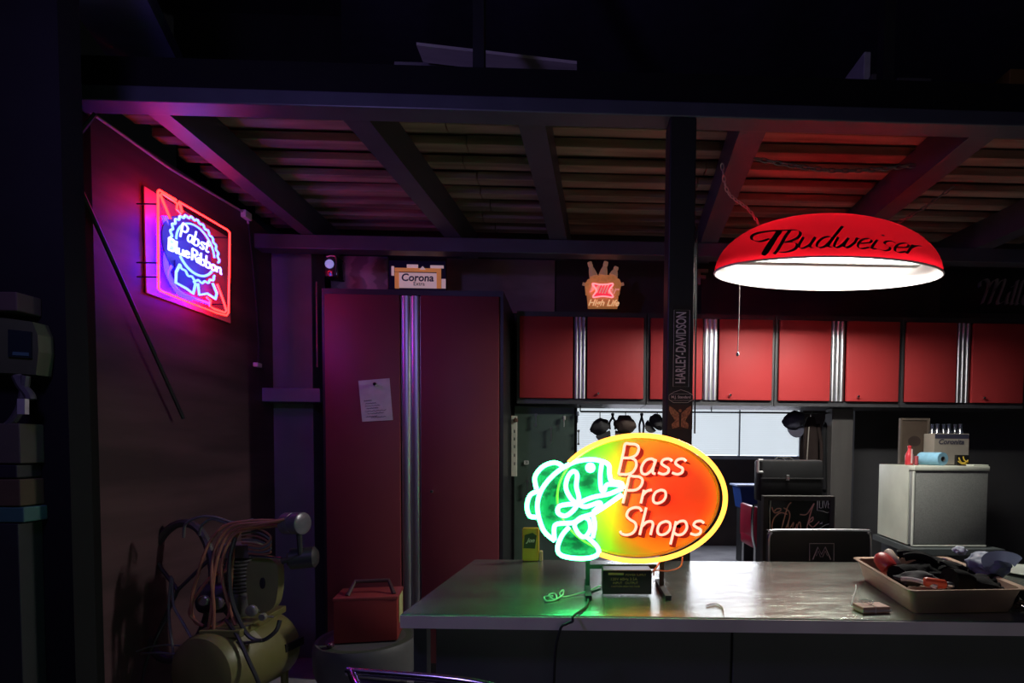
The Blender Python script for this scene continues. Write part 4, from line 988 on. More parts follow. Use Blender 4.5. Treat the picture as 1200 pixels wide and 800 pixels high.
# ruler-like scale lying flat on the bench, near the left
# yellow bag and hanging thermometer
yb = k0.y-0.03
b0 = WZ(622, 657, ZBn); a = W(612, 655, yb); b = W(632, 618, yb)
yg = thing('snack_bag', 'small yellow and dark printed bag at the back edge of the bench', 'bag', (b0.x, yb, ZBn))
bm = BM(); box(bm, (a.x, yb-0.012, ZBn+0.001), (b.x, yb+0.012, b.z), 0.006); part('bag', bm, mat('bag_yellow', (0.62, 0.48, 0.03), 0.35), yg, sm=True)
bm = BM(); p = W(613.5, 642, yb-0.0125); q = W(629, 624, yb-0.0125)
prism(bm, [Vector((p.x, yb-0.0125, p.z)), Vector((q.x-0.006, yb-0.0125, p.z-0.002)), Vector((q.x, yb-0.0125, q.z-0.01)), Vector((q.x-0.015, yb-0.0125, q.z)), Vector((p.x+0.004, yb-0.0125, q.z-0.008))], (0, -0.001, 0))
part('print_patch', bm, mat('bag_dark', (0.05, 0.07, 0.02), 0.4), yg, label='dark printed patch')
bm = BM(); text_mesh(bm, 'Jon', Matrix.Translation(Vector(((a.x+b.x)/2, yb-0.0142, (p.z+q.z)/2))) @ Euler((math.pi/2, 0.0, 0)).to_matrix().to_4x4(), 0.020, 0.4, 0.0003, 0.0008)
part('script', bm, mat('bag_pale', (0.7, 0.7, 0.5), 0.4), yg)
bm = BM(); a = W(636, 655, yb+0.0); box(bm, (b.x+0.001, yb-0.01, ZBn+0.001), (a.x, yb+0.01, W(630, 645, yb).z), 0.003); solo('small_packet', 'small cream packet standing against the yellow bag', 'packet', bm, mat('packet', (0.6, 0.5, 0.2), 0.5), (a.x, yb, ZBn))
DTm = 3.36
a = W(599, 558, DTm); b = W(606, 487, DTm)
tm = thing('hanging_gauge', 'narrow white gauge strip hanging beside the tall cabinet', 'gauge', ((a.x+b.x)/2, DTm, a.z))
bm = BM(); box(bm, (a.x, DTm, a.z), (b.x, DTm+0.012, b.z), 0.002); part('strip', bm, mat('strip_white', (0.62, 0.62, 0.52), 0.5), tm)
bm = BM()
for yy in (505, 514, 523, 533, 543): 
    p = W(603, yy, DTm-0.001); box(bm, (p.x-0.003, DTm-0.0015, p.z-0.01), (p.x+0.003, DTm-0.0002, p.z+0.008))
part('marking', bm, ink, tm)
bm = BM(); lathe(bm, [(0.012, 0), (0.014, 0.01), (0.008, 0.02)], Matrix.Translation(W(604.5, 492, DTm-0.003)) @ fx, 14); part('dial', bm, mat('dial_brown', (0.12, 0.07, 0.05), 0.4), tm)
# dark tool board between tall cabinet and opening with dim tools
a = W(593, 485, 3.5); b = W(672, 640, 3.5)
bm = BM(); box(bm, (cx1+0.02, 3.50, 0.0), (b.x, 3.53, zo-0.02)); tbd = solo('tool_board', 'dark hardboard panel with hanging tools behind the green fish', 'board', bm, mat('board_green_cast', (0.05, 0.085, 0.065), 0.55, scale=5), (b.x, 3.5, 0))  # green haze around the neon is put into the board colour
def hung(x, y0, y1, w_, kind, lab, m, D=3.47):
    a = W(x, y0, D); z1 = W(x, y1, D).z; bm = BM()
    if kind == 'driver':
        capsule(bm, Vector((a.x, D, a.z)), Vector((a.x, D, a.z-0.4*(a.z-z1))), w_); tube(bm, [(a.x, D, a.z-0.4*(a.z-z1)), (a.x, D, z1)], w_*0.3, 6)
    elif kind == 'spanner':
        box(bm, (a.x-w_*.5, D-.003, z1+.01), (a.x+w_*.5, D+.003, a.z-.01)); lathe(bm, [(w_*1.3, -.004), (w_*1.3, .004)], Matrix.Translation((a.x, D, a.z-.01)) @ fx, 6); lathe(bm, [(w_*1.1, -.004), (w_*1.1, .004)], Matrix.Translation((a.x, D, z1+.01)) @ fx, 12)
    tube(bm, [(a.x, D, a.z-.005), (a.x, 3.499, a.z-.005)], .002, 5)
    return solo({'driver': 'screwdriver', 'spanner': 'spanner'}[kind], lab, 'tool', bm, m, (a.x, D, z1), sm=False)
hung(661, 487, 500, 0.010, 'driver', 'short pale handled screwdriver at the top of the tool board', mat('tool_grey', (0.35, 0.36, 0.34), 0.4))
hung(677, 482, 495, 0.010, 'driver', 'screwdriver hanging at the right edge of the tool board', mat('tool_blue', (0.20, 0.24, 0.28), 0.4))
hung(646, 500, 520, 0.007, 'spanner', 'thin steel spanner above the fish on the tool board', mat('tool_dim', (0.15, 0.16, 0.16), 0.35, 0.8))
hung(678, 503, 522, 0.007, 'spanner', 'thin steel spanner just left of the bright window', mat('tool_dim', (1, 1, 1)))
hung(618, 562, 580, 0.008, 'spanner', 'dim spanner low on the tool board beside the fish fin', mat('tool_dim', (1, 1, 1)))
hung(628, 484, 500, 0.008, 'spanner', 'small dim spanner at the top left of the tool board', mat('tool_dim', (1, 1, 1)))
p = W(617, 542, 3.49); bm = BM(); text_mesh(bm, 'E3', Matrix.Translation(p) @ fx, 0.032, 0, 0.002, .001); solo('letter_tag', 'tiny pale letter tag left of the fish on the tool board', 'tag', bm, paper, p)

# ------------------------------------------------------------------ in the opening: caps on a rail, jackets, far room
DR = 3.60
a = W(680, 482, DR); b = W(985, 484, DR)
rail = thing('hanging_rail', 'thin dark rail spanning the opening under the wall cabinets', 'rail', ((a.x+b.x)/2, DR, a.z))
bm = BM(); tube(bm, [a, b], 0.006, 8); part('bar', bm, black_paint, rail)
bm = BM()
for p in (a, (a+b)/2, b): tube(bm, [p, (p.x, p.y, uz0-0.0)], 0.004, 6)
part('hanger_rod', bm, black_paint, rail)
capm = [mat('cap_black', (0.03, 0.028, 0.03), 0.85), mat('cap_brown', (0.07, 0.045, 0.035), 0.85), mat('cap_navy', (0.03, 0.03, 0.05), 0.85)]
def hcap(x, y, lab, m, s=1.0, tilt=0.3):
    c = W(x, y, DR); g = thing('baseball_hat', lab, 'hat', c, 'hats hanging against the bright window')
    Mh = Matrix.Translation(c) @ Euler((0.5, tilt, 0)).to_matrix().to_4x4()
    bm = BM(); blob(bm, (0, 0, 0), (0.070*s, 0.055*s, 0.058*s), seed=int(x), amp=0.18); bmesh.ops.transform(bm, matrix=Mh, verts=bm.verts[:]); part('crown', bm, m, g, sm=True)
    bm = BM(); pts = [Mh @ Vector((0.055*s*math.cos(t), -0.03*s-0.05*s*math.sin(t), -0.045*s-0.045*s*math.sin(t))) for t in [math.pi*k/10 for k in range(11)]]; prism(bm, pts, (0, 0, 0.004)); part('brim', bm, m, g)
    bm = BM(); tube(bm, [c+Vector((0, 0, 0.03*s)), Vector((c.x, DR, W(x, 482, DR).z))], 0.003, 5); part('strap', bm, m, g)
hcap(703, 500, 'dark cap hanging above the top left of the oval sign', capm[0], 0.9, -.4)
hcap(733, 497, 'brown cap hanging third from the post over the oval sign', capm[1], 1.05, .2)
hcap(770, 494, 'black cap hanging just left of the stickered post', capm[0], 0.8, .9)
hcap(930, 492, 'dark cap hanging at the right end of the bright window', capm[2], 1.0, -.2)
# small hanging tools silhouetted
def hplier(x, y0, y1, lab, sp=0.014):
    a = W(x, y0, DR); z1 = W(x, y1, DR).z; h = a.z-z1; bm = BM()
    for s in (-1, 1): tube(bm, smooth([(a.x-s*.006, DR, a.z), (a.x+s*.004, DR, a.z-h*.3), (a.x+s*sp, DR, a.z-h*.6), (a.x+s*sp*.8, DR, z1)], 4), 0.007, 6)
    tube(bm, [(a.x, DR, a.z-.01), (a.x, DR, W(x, 482, DR).z)], .002, 5)
    solo('pliers', lab, 'tool', bm, capm[0], (a.x, DR, z1))
hplier(752, 484, 507, 'dark pliers silhouetted between two caps over the oval sign'); hplier(718, 484, 503, 'dark pliers silhouetted at the left end of the bright window', .02)
hplier(785, 486, 508, 'dark pliers hanging tight beside the post', .010)
# jackets
def jacket(x0, x1, y0, y1, lab, m, D=3.62):
    a = W(x0, y0, D); b = W(x1, y1, D); c = Vector(((a.x+b.x)/2, D, a.z)); g = thing('hanging_jacket', lab, 'jacket', c)
    bm = BM(); nU, nV = 24, 14; rings = []
    for j in range(nV+1):
        v = j/nV; hw = (b.x-a.x)/2*(0.30+0.7*min(1, v*3.2)**0.6); hd = 0.035+0.035*v; R_ = []
        for k in range(nU):
            t = 2*math.pi*k/nU; f = 1+0.14*math.sin(5*t+v*2)*min(1, v*2)
            R_.append((c.x+hw*math.cos(t)*f, D+hd*math.sin(t)*f, a.z+(b.z-a.z)*v))
        rings.append(R_)
    loftrings(bm, rings); part('body', bm, m, g, sm=True)
    for s in (-1, 1):
        bm = BM(); hw = (b.x-a.x)/2; tube(bm, smooth([(c.x+s*hw*.7, D-.02, a.z-.05), (c.x+s*hw*.95, D-.05, a.z-.2), (c.x+s*hw*.85, D-.06, b.z+.1)], 4), [0.012]*9, 10); part('sleeve', bm, m, g, sm=True)
    bm = BM(); tube(bm, smooth([(c.x, D, a.z-.01), (c.x, D, W(x0, 484, D).z-.01), (c.x+.01, D, W(x0, 483, D).z+.005)], 3), .003, 6); part('hook', bm, chrome, g)
jacket(940, 958, 488, 572, 'dark brown jacket hanging right of the window blinds', mat('jacket_brown', (0.018, 0.012, 0.011), 0.9, spec=0.1))
jacket(962, 978, 490, 590, 'black jacket hanging against the grey timber post', mat('jacket_black', (0.01, 0.01, 0.011), 0.9, spec=0.1))
bm = BM(); tube(bm, [W(948, 500, 3.5), W(944, 565, 3.5)], 0.004, 6); tube(bm, [W(943, 555, 3.49), W(943, 568, 3.49)], 0.009, 8)
solo('walking_cane', 'thin cane with pale tip hanging in front of the brown jacket', 'cane', bm, mat('cane', (0.18, 0.16, 0.14), 0.5), W(943, 568, 3.5))
bm = BM(); a = W(957, 534, 3.7); b = W(965, 505, 3.7)
prism(bm, [W(957, 534, 3.72), W(964, 536, 3.72), W(966, 515, 3.72), W(962, 507, 3.72), W(957, 518, 3.72)], (0, 0.01, 0)); solo('white_cloth', 'scrap of bluish white cloth between the two jackets', 'cloth', bm, mat('bluish_white', (0.7, 0.78, 0.9), 0.6, em=(.6, .7, .9), es=.0), a)
# timber post at right of the opening
a = W(975, 500, 3.52); b = W(1000, 500, 3.52); bm = BM(); box(bm, (a.x, 3.52, 0), (b.x, 3.62, uz0-0.002), 0.004); struct('trim_7', bm, mat('grey_timber', (0.045, 0.041, 0.039), 0.7, scale=4, stretch=(6, 6, 1)))
# red chair and blue bin in the far room
Dc = 5.6
a = W(871, 640, Dc); b = W(893, 640, Dc)
rc0 = thing('red_chair', 'red vinyl chair with chrome frame far back in the bright room', 'chair', WZ(884, 655, 0) if False else Vector((a.x+0.25, Dc, 0)))
seatz = W(885, 632, Dc).z; topz = W(885, 589, Dc).z
vin = mat('vinyl_red', (0.50, 0.02, 0.06), 0.3)
bm = BM(); box(bm, (a.x+0.03, Dc-0.20, seatz-0.06), (a.x+0.47, Dc+0.22, seatz+0.07), 0.03); part('seat', bm, vin, rc0, sm=True)
bm = BM(); box(bm, (a.x+0.035, Dc-0.2, seatz+0.02), (a.x+0.08, Dc+0.25, topz-0.02), 0.015); part('backrest', bm, vin, rc0, sm=True)
bm = BM(); tube(bm, smooth([(a.x+0.05, Dc-0.22, seatz-.05), (a.x+0.02, Dc-0.22, seatz+.1), (a.x+0.02, Dc-0.22, topz-.04), (a.x+0.06, Dc-0.22, topz), (a.x+.2, Dc-.22, topz)], 5), .014, 8); part('frame', bm, chrome, rc0, sm=True)
for sx_ in (0.06, 0.44):
    for sy_ in (-.18, .2):
        bm = BM(); tube(bm, [(a.x+sx_, Dc+sy_, seatz-.06), (a.x+sx_, Dc+sy_, 0)], .012, 8); part('leg', bm, chrome, rc0)
Dd = 6.2; a = W(864, 570, Dd); b = W(896, 596, Dd)
bb = thing('blue_bin', 'blue plastic bin with a pale rim standing behind the red chair', 'bin', ((a.x+b.x)/2, Dd, 0))
bm = BM(); prism(bm, [(a.x+0.03, Dd, a.z), (b.x+.1, Dd, a.z), (b.x+.08, Dd, b.z), (a.x+0.07, Dd, b.z)], (0, 0.3, 0)); part('bucket', bm, mat('blue_plastic', (0.02, 0.07, 0.32), 0.4), bb)
bm = BM(); box(bm, (a.x, Dd-0.01, a.z), (b.x+.12, Dd+.31, a.z+0.02), .004); part('rim', bm, mat('blue_rim', (0.45, 0.55, 0.8), 0.3), bb)
bm = BM(); box(bm, (a.x+.08, Dd+.03, 0), (b.x+.06, Dd+.27, b.z)); part('stand', bm, black_paint, bb)
# wheeled dark machine (compressor-like case) behind the chalkboard
D1 = 2.75
a = W(890, 588, D1); b = W(966, 539, D1)
mc = thing('equipment_case', 'black equipment case with a chrome side handle above the chalkboard', 'case', ((a.x+b.x)/2, D1+.15, 0))
bm = BM(); box(bm, (a.x, D1, a.z), (b.x, D1+0.10, b.z), 0.015); part('shell', bm, mat('case_black', (0.012, 0.012, 0.013), 0.6, spec=0.25), mc, sm=True)
bm = BM(); z = a.z+(b.z-a.z)*.55; box(bm, (a.x+.004, D1-0.003, z), (b.x-.004, D1-.0002, z+.006)); part('seam', bm, mat('seam', (0.06, 0.06, 0.06), 0.4), mc)
bm = BM(); h0 = W(888, 553, D1-.02); h1 = W(888, 539, D1-.02); tube(bm, [h0, h1], 0.008, 8); tube(bm, [h1, h1+Vector((.03, .02, 0))], .006, 6); tube(bm, [h0, h0+Vector((.03, .02, 0))], .006, 6); part('handle', bm, mat('pale_metal', (0.6, 0.6, 0.6), 0.3, .3), mc)
bm = BM(); p = W(923, 560, D1-.004); box(bm, (p.x-.007, D1-.012, p.z-.012), (p.x+.007, D1-.0005, p.z+.016), .002); part('latch', bm, brushed, mc)
bm = BM(); box(bm, (a.x+.02, D1+.01, 0), (b.x-.03, D1+.09, a.z-.002)); part('cabinet', bm, black_paint, mc)
bm = BM(); tube(bm, smooth([W(908, 539, D1+.05), W(912, 535.5, D1+.05), W(918, 537, D1+.05), W(924, 536, D1+.05), W(930, 539, D1+.05)], 4), .005, 6); part('cable', bm, rubber, mc)
# chalkboard with neon marker writing
D2 = 2.55
a = W(893, 660, D2); b = W(978, 581, D2)
cb = thing('marker_board', 'black framed board with coral script writing behind the bench', 'board', ((a.x+b.x)/2, D2+.03, 0))
bm = BM(); box(bm, (a.x+.02, D2+0.004, 0.5), (b.x-.02, D2+.02, b.z-.02)); part('panel', bm, mat('board_gloss', (0.012, 0.012, 0.013), 0.25), cb)
bm = BM()
for r in ((a.x, 0.48, a.x+.022, b.z), (b.x-.022, 0.48, b.x, b.z), (a.x+.022, b.z-.022, b.x-.022, b.z), (a.x+.022, .48, b.x-.022, .502)): box(bm, (r[0], D2-.008, r[1]), (r[2], D2+.03, r[3]), .002)
part('frame', bm, mat('frame_dark', (0.05, 0.046, 0.043), 0.5), cb)
for x in (a.x+.05, b.x-.07):
    bm = BM(); box(bm, (x, D2+.031, 0), (x+.02, D2+.05, 0.6)); part('leg', bm, black_paint, cb)
def C5(x, y): return W(840+x/5.335, 520+y/5.335, D2+.0025)
coral = mat('coral_marker', (0.95, 0.50, 0.40), 0.7); pale = mat('pale_marker', (0.9, 0.92, 0.85), 0.7)
bm = BM()
for s in ([(345, 395), (360, 430), (395, 420), (400, 405), (375, 405), (360, 420)], [(440, 440), (400, 430), (360, 460), (345, 510), (350, 540)], [(465, 365), (440, 400), (405, 530)], [(418, 400), (450, 420), (455, 460), (430, 530), (420, 540)],
          [(450, 480), (445, 520), (455, 530), (480, 490), (475, 525), (490, 530), (500, 500)], [(500, 530), (510, 495), (520, 490), (525, 528)], [(520, 440), (560, 440), (590, 400), (608, 372), (590, 420), (560, 530)], [(570, 490), (600, 455), (598, 480), (575, 495), (600, 520), (625, 500), (640, 485)]):
    tube(bm, [C5(p.x, p.y) for p in smooth([(x, y, 0) for x, y in s], 4)], 0.0026, 5)
part('script', bm, coral, cb, label='coral handwriting')
bm = BM()
for s in ([(630, 345), (628, 415), (665, 420), (690, 430), (705, 425), (710, 530)], [(642, 350), (642, 400), (655, 400)], [(663, 350), (663, 400)], [(671, 352), (680, 400), (690, 352)], [(708, 352), (696, 352), (696, 400), (708, 400)], [(696, 375), (706, 375)], [(640, 530), (680, 505), (708, 498)], [(338, 350), (332, 420), (332, 530)], [(645, 500), (660, 490), (655, 500)]):
    tube(bm, [C5(x, y) for x, y in s], 0.0018, 5)
part('small_lettering', bm, pale, cb, label='pale small letters and outline')
# black chair back with silver edge and square emblem
D3 = k0.y+0.12
D3 = 2.12
pts = [(901, 665), (901, 632), (904, 624), (910, 621), (1010, 621), (1017, 624), (1020, 631), (1020, 668)]
bkp = [W(p.x, p.y, D3) for p in smooth([(x, y, 0) for x, y in pts], 4)]
c = Vector(((bkp[0].x+bkp[-1].x)/2, D3+.1, 0))
bc_ = thing('black_chair', 'black chair back with a silver top edge and square emblem behind bench', 'chair', c)
bm = BM(); lowz = .55; poly = [Vector((p.x, D3, p.z)) for p in bkp]; poly = [Vector((poly[0].x, D3, lowz))]+poly+[Vector((poly[-1].x, D3, lowz))]
prism(bm, poly, (0, 0.03, 0)); part('backrest', bm, mat('chair_black', (0.012, 0.010, 0.010), 0.5), bc_)
bm = BM(); tube(bm, [Vector((p.x, D3-.002, p.z)) for p in bkp], .0045, 8); part('edge_tube', bm, brushed, bc_, sm=True, label='silver edge tube')
em_ = mat('emblem_grey', (0.5, 0.42, 0.38), 0.5); bm = BM()
def C5b(x, y): return W(840+x/5.335, 520+y/5.335, D3-.002)
tube(bm, [C5b(x, y) for x, y in ((580, 730), (580, 622), (732, 622), (732, 730))], .0016, 5); tube(bm, [C5b(x, y) for x, y in ((600, 722), (632, 645), (655, 690), (678, 645), (712, 722))], .0022, 5); tube(bm, [C5b(x, y) for x, y in ((622, 700), (634, 668), (648, 705), (662, 705), (678, 668), (692, 700))], .0012, 5)
part('emblem', bm, em_, bc_)
bm = BM(); box(bm, (bkp[0].x+.02, D3+.03, .46), (bkp[-1].x-.02, D3+.42, .52), .02); part('seat', bm, MATS['chair_black'], bc_, sm=True)
for x in (bkp[0].x+.04, bkp[-1].x-.04):
    for y in (D3+.04, D3+.38): bm = BM(); tube(bm, [(x, y, .46), (x, y, 0)], .011, 8); part('leg', bm, chrome, bc_)

# ------------------------------------------------------------------ fridge on its stand
DF = 2.95
zf1 = W(1110, 546, DF).z; zf0 = W(1110, 641, DF).z
fl_ = W(1070, 600, DF).x; fr_ = W(1157, 600, DF).x
fr = thing('mini_fridge', 'small pale grey fridge with a sparkly grey door on a dark cart', 'fridge', ((fl_+fr_)/2, DF+.22, zf0))
bl = W(1031, 600, DF+.42)
greyf = mat('fridge_pale', (0.60, 0.62, 0.52), 0.4, scale=5); greyd = mat('fridge_door', (0.22, 0.225, 0.21), 0.35, col2=(0.17, 0.175, 0.165), scale=180)
back_l = bl.x; back_r = fr_-(fl_-bl.x)*0.35
bm = BM(); prism(bm, [(fl_, DF+.05, zf0+.008), (fr_, DF+.05, zf0+.008), (fr_-.01, DF+.44, zf0+.008), (bl.x, DF+.44, zf0+.008)], (0, 0, zf1-zf0-.010)); part('body', bm, greyf, fr)
bm = BM(); box(bm, (fl_, DF, zf0+.012), (fr_, DF+.045, zf1-.028), .006); part('door', bm, greyd, fr, sm=True, label='sparkly grey door')
bm = BM(); box(bm, (fl_-.002, DF-.006, zf1-.026), (fr_+.004, DF+.05, zf1+.001), .005); part('door_top_trim', bm, greyf, fr, sm=True)
bm = BM(); box(bm, (fl_-.004, DF-.003, zf0+.006), (fl_+.005, DF+.01, zf1-.03), .002); box(bm, (fl_, DF-.003, zf0+.003), (fr_, DF+.01, zf0+.011), .002); part('edge_trim', bm, mat('trim_pale', (0.6, 0.62, 0.55), 0.4), fr)
bm = BM(); box(bm, (fr_-.085, DF+.0, zf1+.001), (fr_, DF+.06, zf1+.009), .003); part('hinge_cover', bm, greyf, fr)
bm = BM()
for x, y in ((fl_+.03, DF+.06), (fr_-.03, DF+.06), (bl.x+.08, DF+.4), (fr_-.05, DF+.4)): lathe(bm, [(.014, 0), (.014, .009)], Matrix.Translation((x, y, zf0)), 10)
part('foot', bm, rubber, fr, kind='stuff')
cart = thing('cart', 'dark grey cabinet cart carrying the small fridge', 'cart', ((fl_+fr_)/2, DF+.2, 0))
bm = BM(); 
cl = W(1029, 640, DF+.44).x-.02
prism(bm, [(fl_-.03, DF-.06, zf0-.033), (fr_+.06, DF-.06, zf0-.033), (fr_+.06, DF+.47, zf0-.033), (cl, DF+.47, zf0-.033)], (0, 0, .032)); part('top', bm, mat('cart_top', (0.075, 0.085, 0.085), 0.4), cart)
bm = BM(); prism(bm, [(fl_, DF-.03, .06), (fr_+.04, DF-.03, .06), (fr_+.04, DF+.44, .06), (cl+.04, DF+.44, .06)], (0, 0, zf0-.034-.06)); part('cabinet', bm, mat('cart_body', (0.04, 0.045, 0.047), 0.5), cart)
for x, y in ((fl_+.05, DF+.02), (fr_, DF+.02), (fl_+.0, DF+.4), (fr_, DF+.4)):
    bm = BM(); lathe(bm, [(.03, -.01), (.03, .01)], Matrix.Translation((x, y, .0305)) @ fx, 14); part('caster', bm, rubber, cart)
# on the fridge
zt_f = zf1+.0015
q = W(1098, 538, DF+.12)
rl = thing('paper_towel_roll', 'blue paper towel roll lying on its side on the fridge', 'roll', (q.x, DF+.1, zt_f))
ax0 = W(1080, 536, DF+.17); ax1 = W(1105, 538, DF+.03); R_ = .036; ax0.z = ax1.z = zt_f+R_+.001
bm = BM(); d_ = ax1-ax0; qm = Matrix.Translation(ax0) @ d_.to_track_quat('Z', 'Y').to_matrix().to_4x4(); L = d_.length
for A_, B_ in ((0, 0),): pass
loftrings(bm, [[qm @ Vector((r*math.cos(2*math.pi*k/28), r*math.sin(2*math.pi*k/28), z)) for k in range(28)] for r, z in ((.014, .02), (.014, L), (R_, L), (R_, 0), (.014, 0))])
part('paper', bm, mat('towel_blue', (0.20, 0.42, 0.56), 0.8, scale=30, bump=.15), rl, sm=True)
bm = BM(); loftrings(bm, [[qm @ Vector((r*math.cos(2*math.pi*k/20), r*math.sin(2*math.pi*k/20), z)) for k in range(20)] for r, z in ((.0125, .022), (.0125, L+.001), (.0139, L+.001), (.0139, .022))], False, False); part('core', bm, mat('core_card', (0.10, 0.09, 0.08), 0.8), rl)
p = W(1065.5, 540, DF+.14)
bm = BM(); lathe(bm, [(.020, 0), (.022, .004), (.022, .05), (.020, .060), (.009, .085), (.009, .098), (.011, .099), (.011, .108), (.004, .110)], Matrix.Translation((p.x, DF+.14, zt_f)), 20)
rb = solo('red_bottle', 'red squeeze bottle at the left corner of the fridge top', 'bottle', bm, mat('bottle_red', (0.55, 0.04, 0.05), 0.3), (p.x, DF+.14, zt_f), sm=True)
bm = BM(); box(bm, (p.x-.004, DF+.117, zt_f+.01), (p.x+.004, DF+.119, zt_f+.09)); part('label_stripe', bm, mat('stripe_pale', (0.7, 0.5, 0.48), 0.5), rb, label='pale vertical stripe')
p = W(1073.5, 540, DF+.09); bm = BM(); lathe(bm, [(.007, 0), (.010, .002), (.010, .05), (.0098, .051), (.006, .052)], Matrix.Translation((p.x-.001, DF+.085, zt_f)), 16); solo('red_tube', 'short dull red can between the red bottle and the towel roll', 'can', bm, mat('tube_red2', (0.32, 0.06, 0.07), 0.4), (p.x, DF+.085, zt_f), sm=True)
# framed picture behind
D4 = DF+.36
a = W(1054, 545, D4); b = W(1090, 490, D4)
pf = thing('framed_picture', 'brown framed picture leaning behind the towel roll on the fridge', 'picture', ((a.x+b.x)/2, D4, zt_f))
bm = BM(); 
fm = mat('frame_tan', (0.085, 0.065, 0.05), 0.6)
w4 = .012
box(bm, (a.x, D4, zt_f), (a.x+w4, D4+.02, b.z)); box(bm, (b.x-w4, D4, zt_f), (b.x, D4+.02, b.z)); box(bm, (a.x+w4, D4, b.z-w4), (b.x-w4, D4+.02, b.z)); box(bm, (a.x+w4, D4, zt_f), (b.x-w4, D4+.02, zt_f+w4)); part('frame', bm, fm, pf)
bm = BM(); box(bm, (a.x+w4, D4+.006, zt_f+w4), (b.x-w4, D4+.015, b.z-w4)); part('panel', bm, mat('pic_brown', (0.06, 0.04, 0.028), 0.6), pf)
bm = BM(); lathe(bm, [(.04, 0), (.04, .001)], Matrix.Translation(((a.x+b.x)/2, D4+.0055, (zt_f+b.z)/2)) @ fx @ Matrix.Diagonal((1, .8, 1, 1)), 24); part('printed_oval', bm, mat('pic_dark', (0.025, 0.013, 0.01), 0.6), pf)
# six pack carton
D5 = DF+.26
a = W(1094, 545, D5); b = W(1136, 508, D5)
sx5 = thing('bottle_carton', 'white beer carton with dark bottles standing on the right of the fridge', 'carton', ((a.x+b.x)/2, D5+.05, zt_f))
bm = BM(); box(bm, (a.x, D5, zt_f), (b.x, D5+.10, b.z), .002); part('carton', bm, mat('carton_white', (0.27, 0.24, 0.20), 0.6), sx5)
bm = BM(); zb5 = b.z-.004; box(bm, (a.x+.003, D5-.0012, b.z-.030), (b.x-.003, D5-.0002, b.z-.004)); part('carton_band', bm, mat('carton_navy', (0.03, 0.03, 0.055), 0.6), sx5, label='dark top band')
bm = BM(); text_mesh(bm, 'Coronita', Matrix.Translation(((a.x+b.x)/2-.005, D5-.0016, b.z-.050)) @ fx, 0.042, .25, .0003, .0008); part('lettering', bm, mat('carton_navy', (0, 0, 0)), sx5)
for i in range(3):
    x = a.x+(b.x-a.x)*(i+.5)/3
    for j in range(2):
        bm = BM(); y5 = D5+.027+.046*j; lathe(bm, [(.02, b.z+.0005), (.018, b.z+.008), (.010, b.z+.025), (.0095, b.z+.050), (.012, b.z+.051), (.012, b.z+.058), (.004, b.z+.059)], Matrix.Translation((x, y5, 0)), 14)
        solo('beer_bottle', ('front' if j == 0 else 'rear')+['-left', '-middle', '-right'][i]+' dark bottle of the six in the white carton', 'bottle', bm, mat('bottle_dark', (0.03, 0.035, 0.05), 0.12, coat=1), (x, y5, b.z), 'bottles in the carton on the fridge', sm=True)
D6 = DF+.17
a = W(1121, 545, D6); b = W(1136, 533, D6)
bcd = thing('banana_packet', 'small black packet with a yellow print in front of the carton', 'packet', ((a.x+b.x)/2, D6, zt_f))
bm = BM(); box(bm, (a.x, D6, zt_f), (b.x, D6+.02, b.z), .001); part('packet', bm, mat('packet_black', (0.01, 0.01, 0.01), 0.4), bcd)
bm = BM(); 
for s in ([(.15, .75), (.35, .3), (.65, .25), (.9, .5)], [(.5, .85), (.6, .5), (.9, .3)], [(.1, .4), (.4, .15), (.8, .12)]):
    tube(bm, smooth([(a.x+(b.x-a.x)*u, D6-.001, zt_f+(b.z-zt_f)*v) for u, v in s], 4), .0035, 6)
part('yellow_print', bm, mat('print_yellow', (0.65, 0.45, 0.05), 0.5), bcd)

# ------------------------------------------------------------------ round tub, red can and the chrome bar at lower left
D7 = 2.55
c7 = W(428, 745, D7); rT = (W(480, 745, D7).x-W(367, 745, D7).x)/2*1.04
c7 = Vector((W(369, 750, D7).x+rT, D7+.02, 0)); zt7 = W(400, 752, D7-.05).z
tub = thing('round_tub', 'round grey rubber tub with a dark top standing before the tall cabinet', 'tub', c7)
bm = BM(); h7 = zt7
lathe(bm, [(rT*.80, h7-.18), (rT*.93, h7-.165), (rT*.99, h7-.12), (rT, h7-.04), (rT*.985, h7-.015), (rT*.95, h7), (rT*.90, h7-.004)], Matrix.Translation(c7), 56); part('rim', bm, mat('tub_grey', (0.085, 0.085, 0.082), 0.5, scale=8, bump=.1), tub, sm=True, label='thick grey rim')
bm = BM(); lathe(bm, [(rT*.89, h7-.02), (rT*.89, h7-.003), (rT*.5, h7-.006)], Matrix.Translation(c7), 48); part('lid', bm, mat('tub_lid', (0.05, 0.065, 0.04), 0.6), tub)
bm = BM(); lathe(bm, [(rT*.70, 0), (rT*.74, .02), (rT*.78, h7-.181)], Matrix.Translation(c7), 40); part('base', bm, mat('tub_base', (0.03, 0.02, 0.022), 0.6), tub)
# red can
ra = W(391, 745, D7-.03); rb_ = W(464, 701, D7-.03)
zt8 = zt7+.001; zc8 = W(430, 699, D7-.04).z
MR = Matrix.Translation(((ra.x+rb_.x)/2, D7+.03, zt8)) @ Euler((0, -0.0, 0.16)).to_matrix().to_4x4()
can = thing('red_metal_box', 'red metal box with an open carry handle standing on the round tub', 'box', MR.translation)
hw8 = (rb_.x-ra.x)/2*.97; h8 = zc8-zt8
rm = mat('can_red', (0.24, 0.024, 0.02), 0.5, col2=(0.2, 0.02, 0.018), scale=5)
bm = BM(); box(bm, (-hw8, -.09, 0), (hw8, .09, h8), .006, MR); part('body', bm, rm, can, sm=True)
bm = BM(); box(bm, (-hw8-.002, -.093, h8-.012), (hw8+.002, .093, h8+.003), .003, MR); part('lid', bm, mat('lid_red', (0.28, 0.045, 0.04), 0.4), can, sm=True)
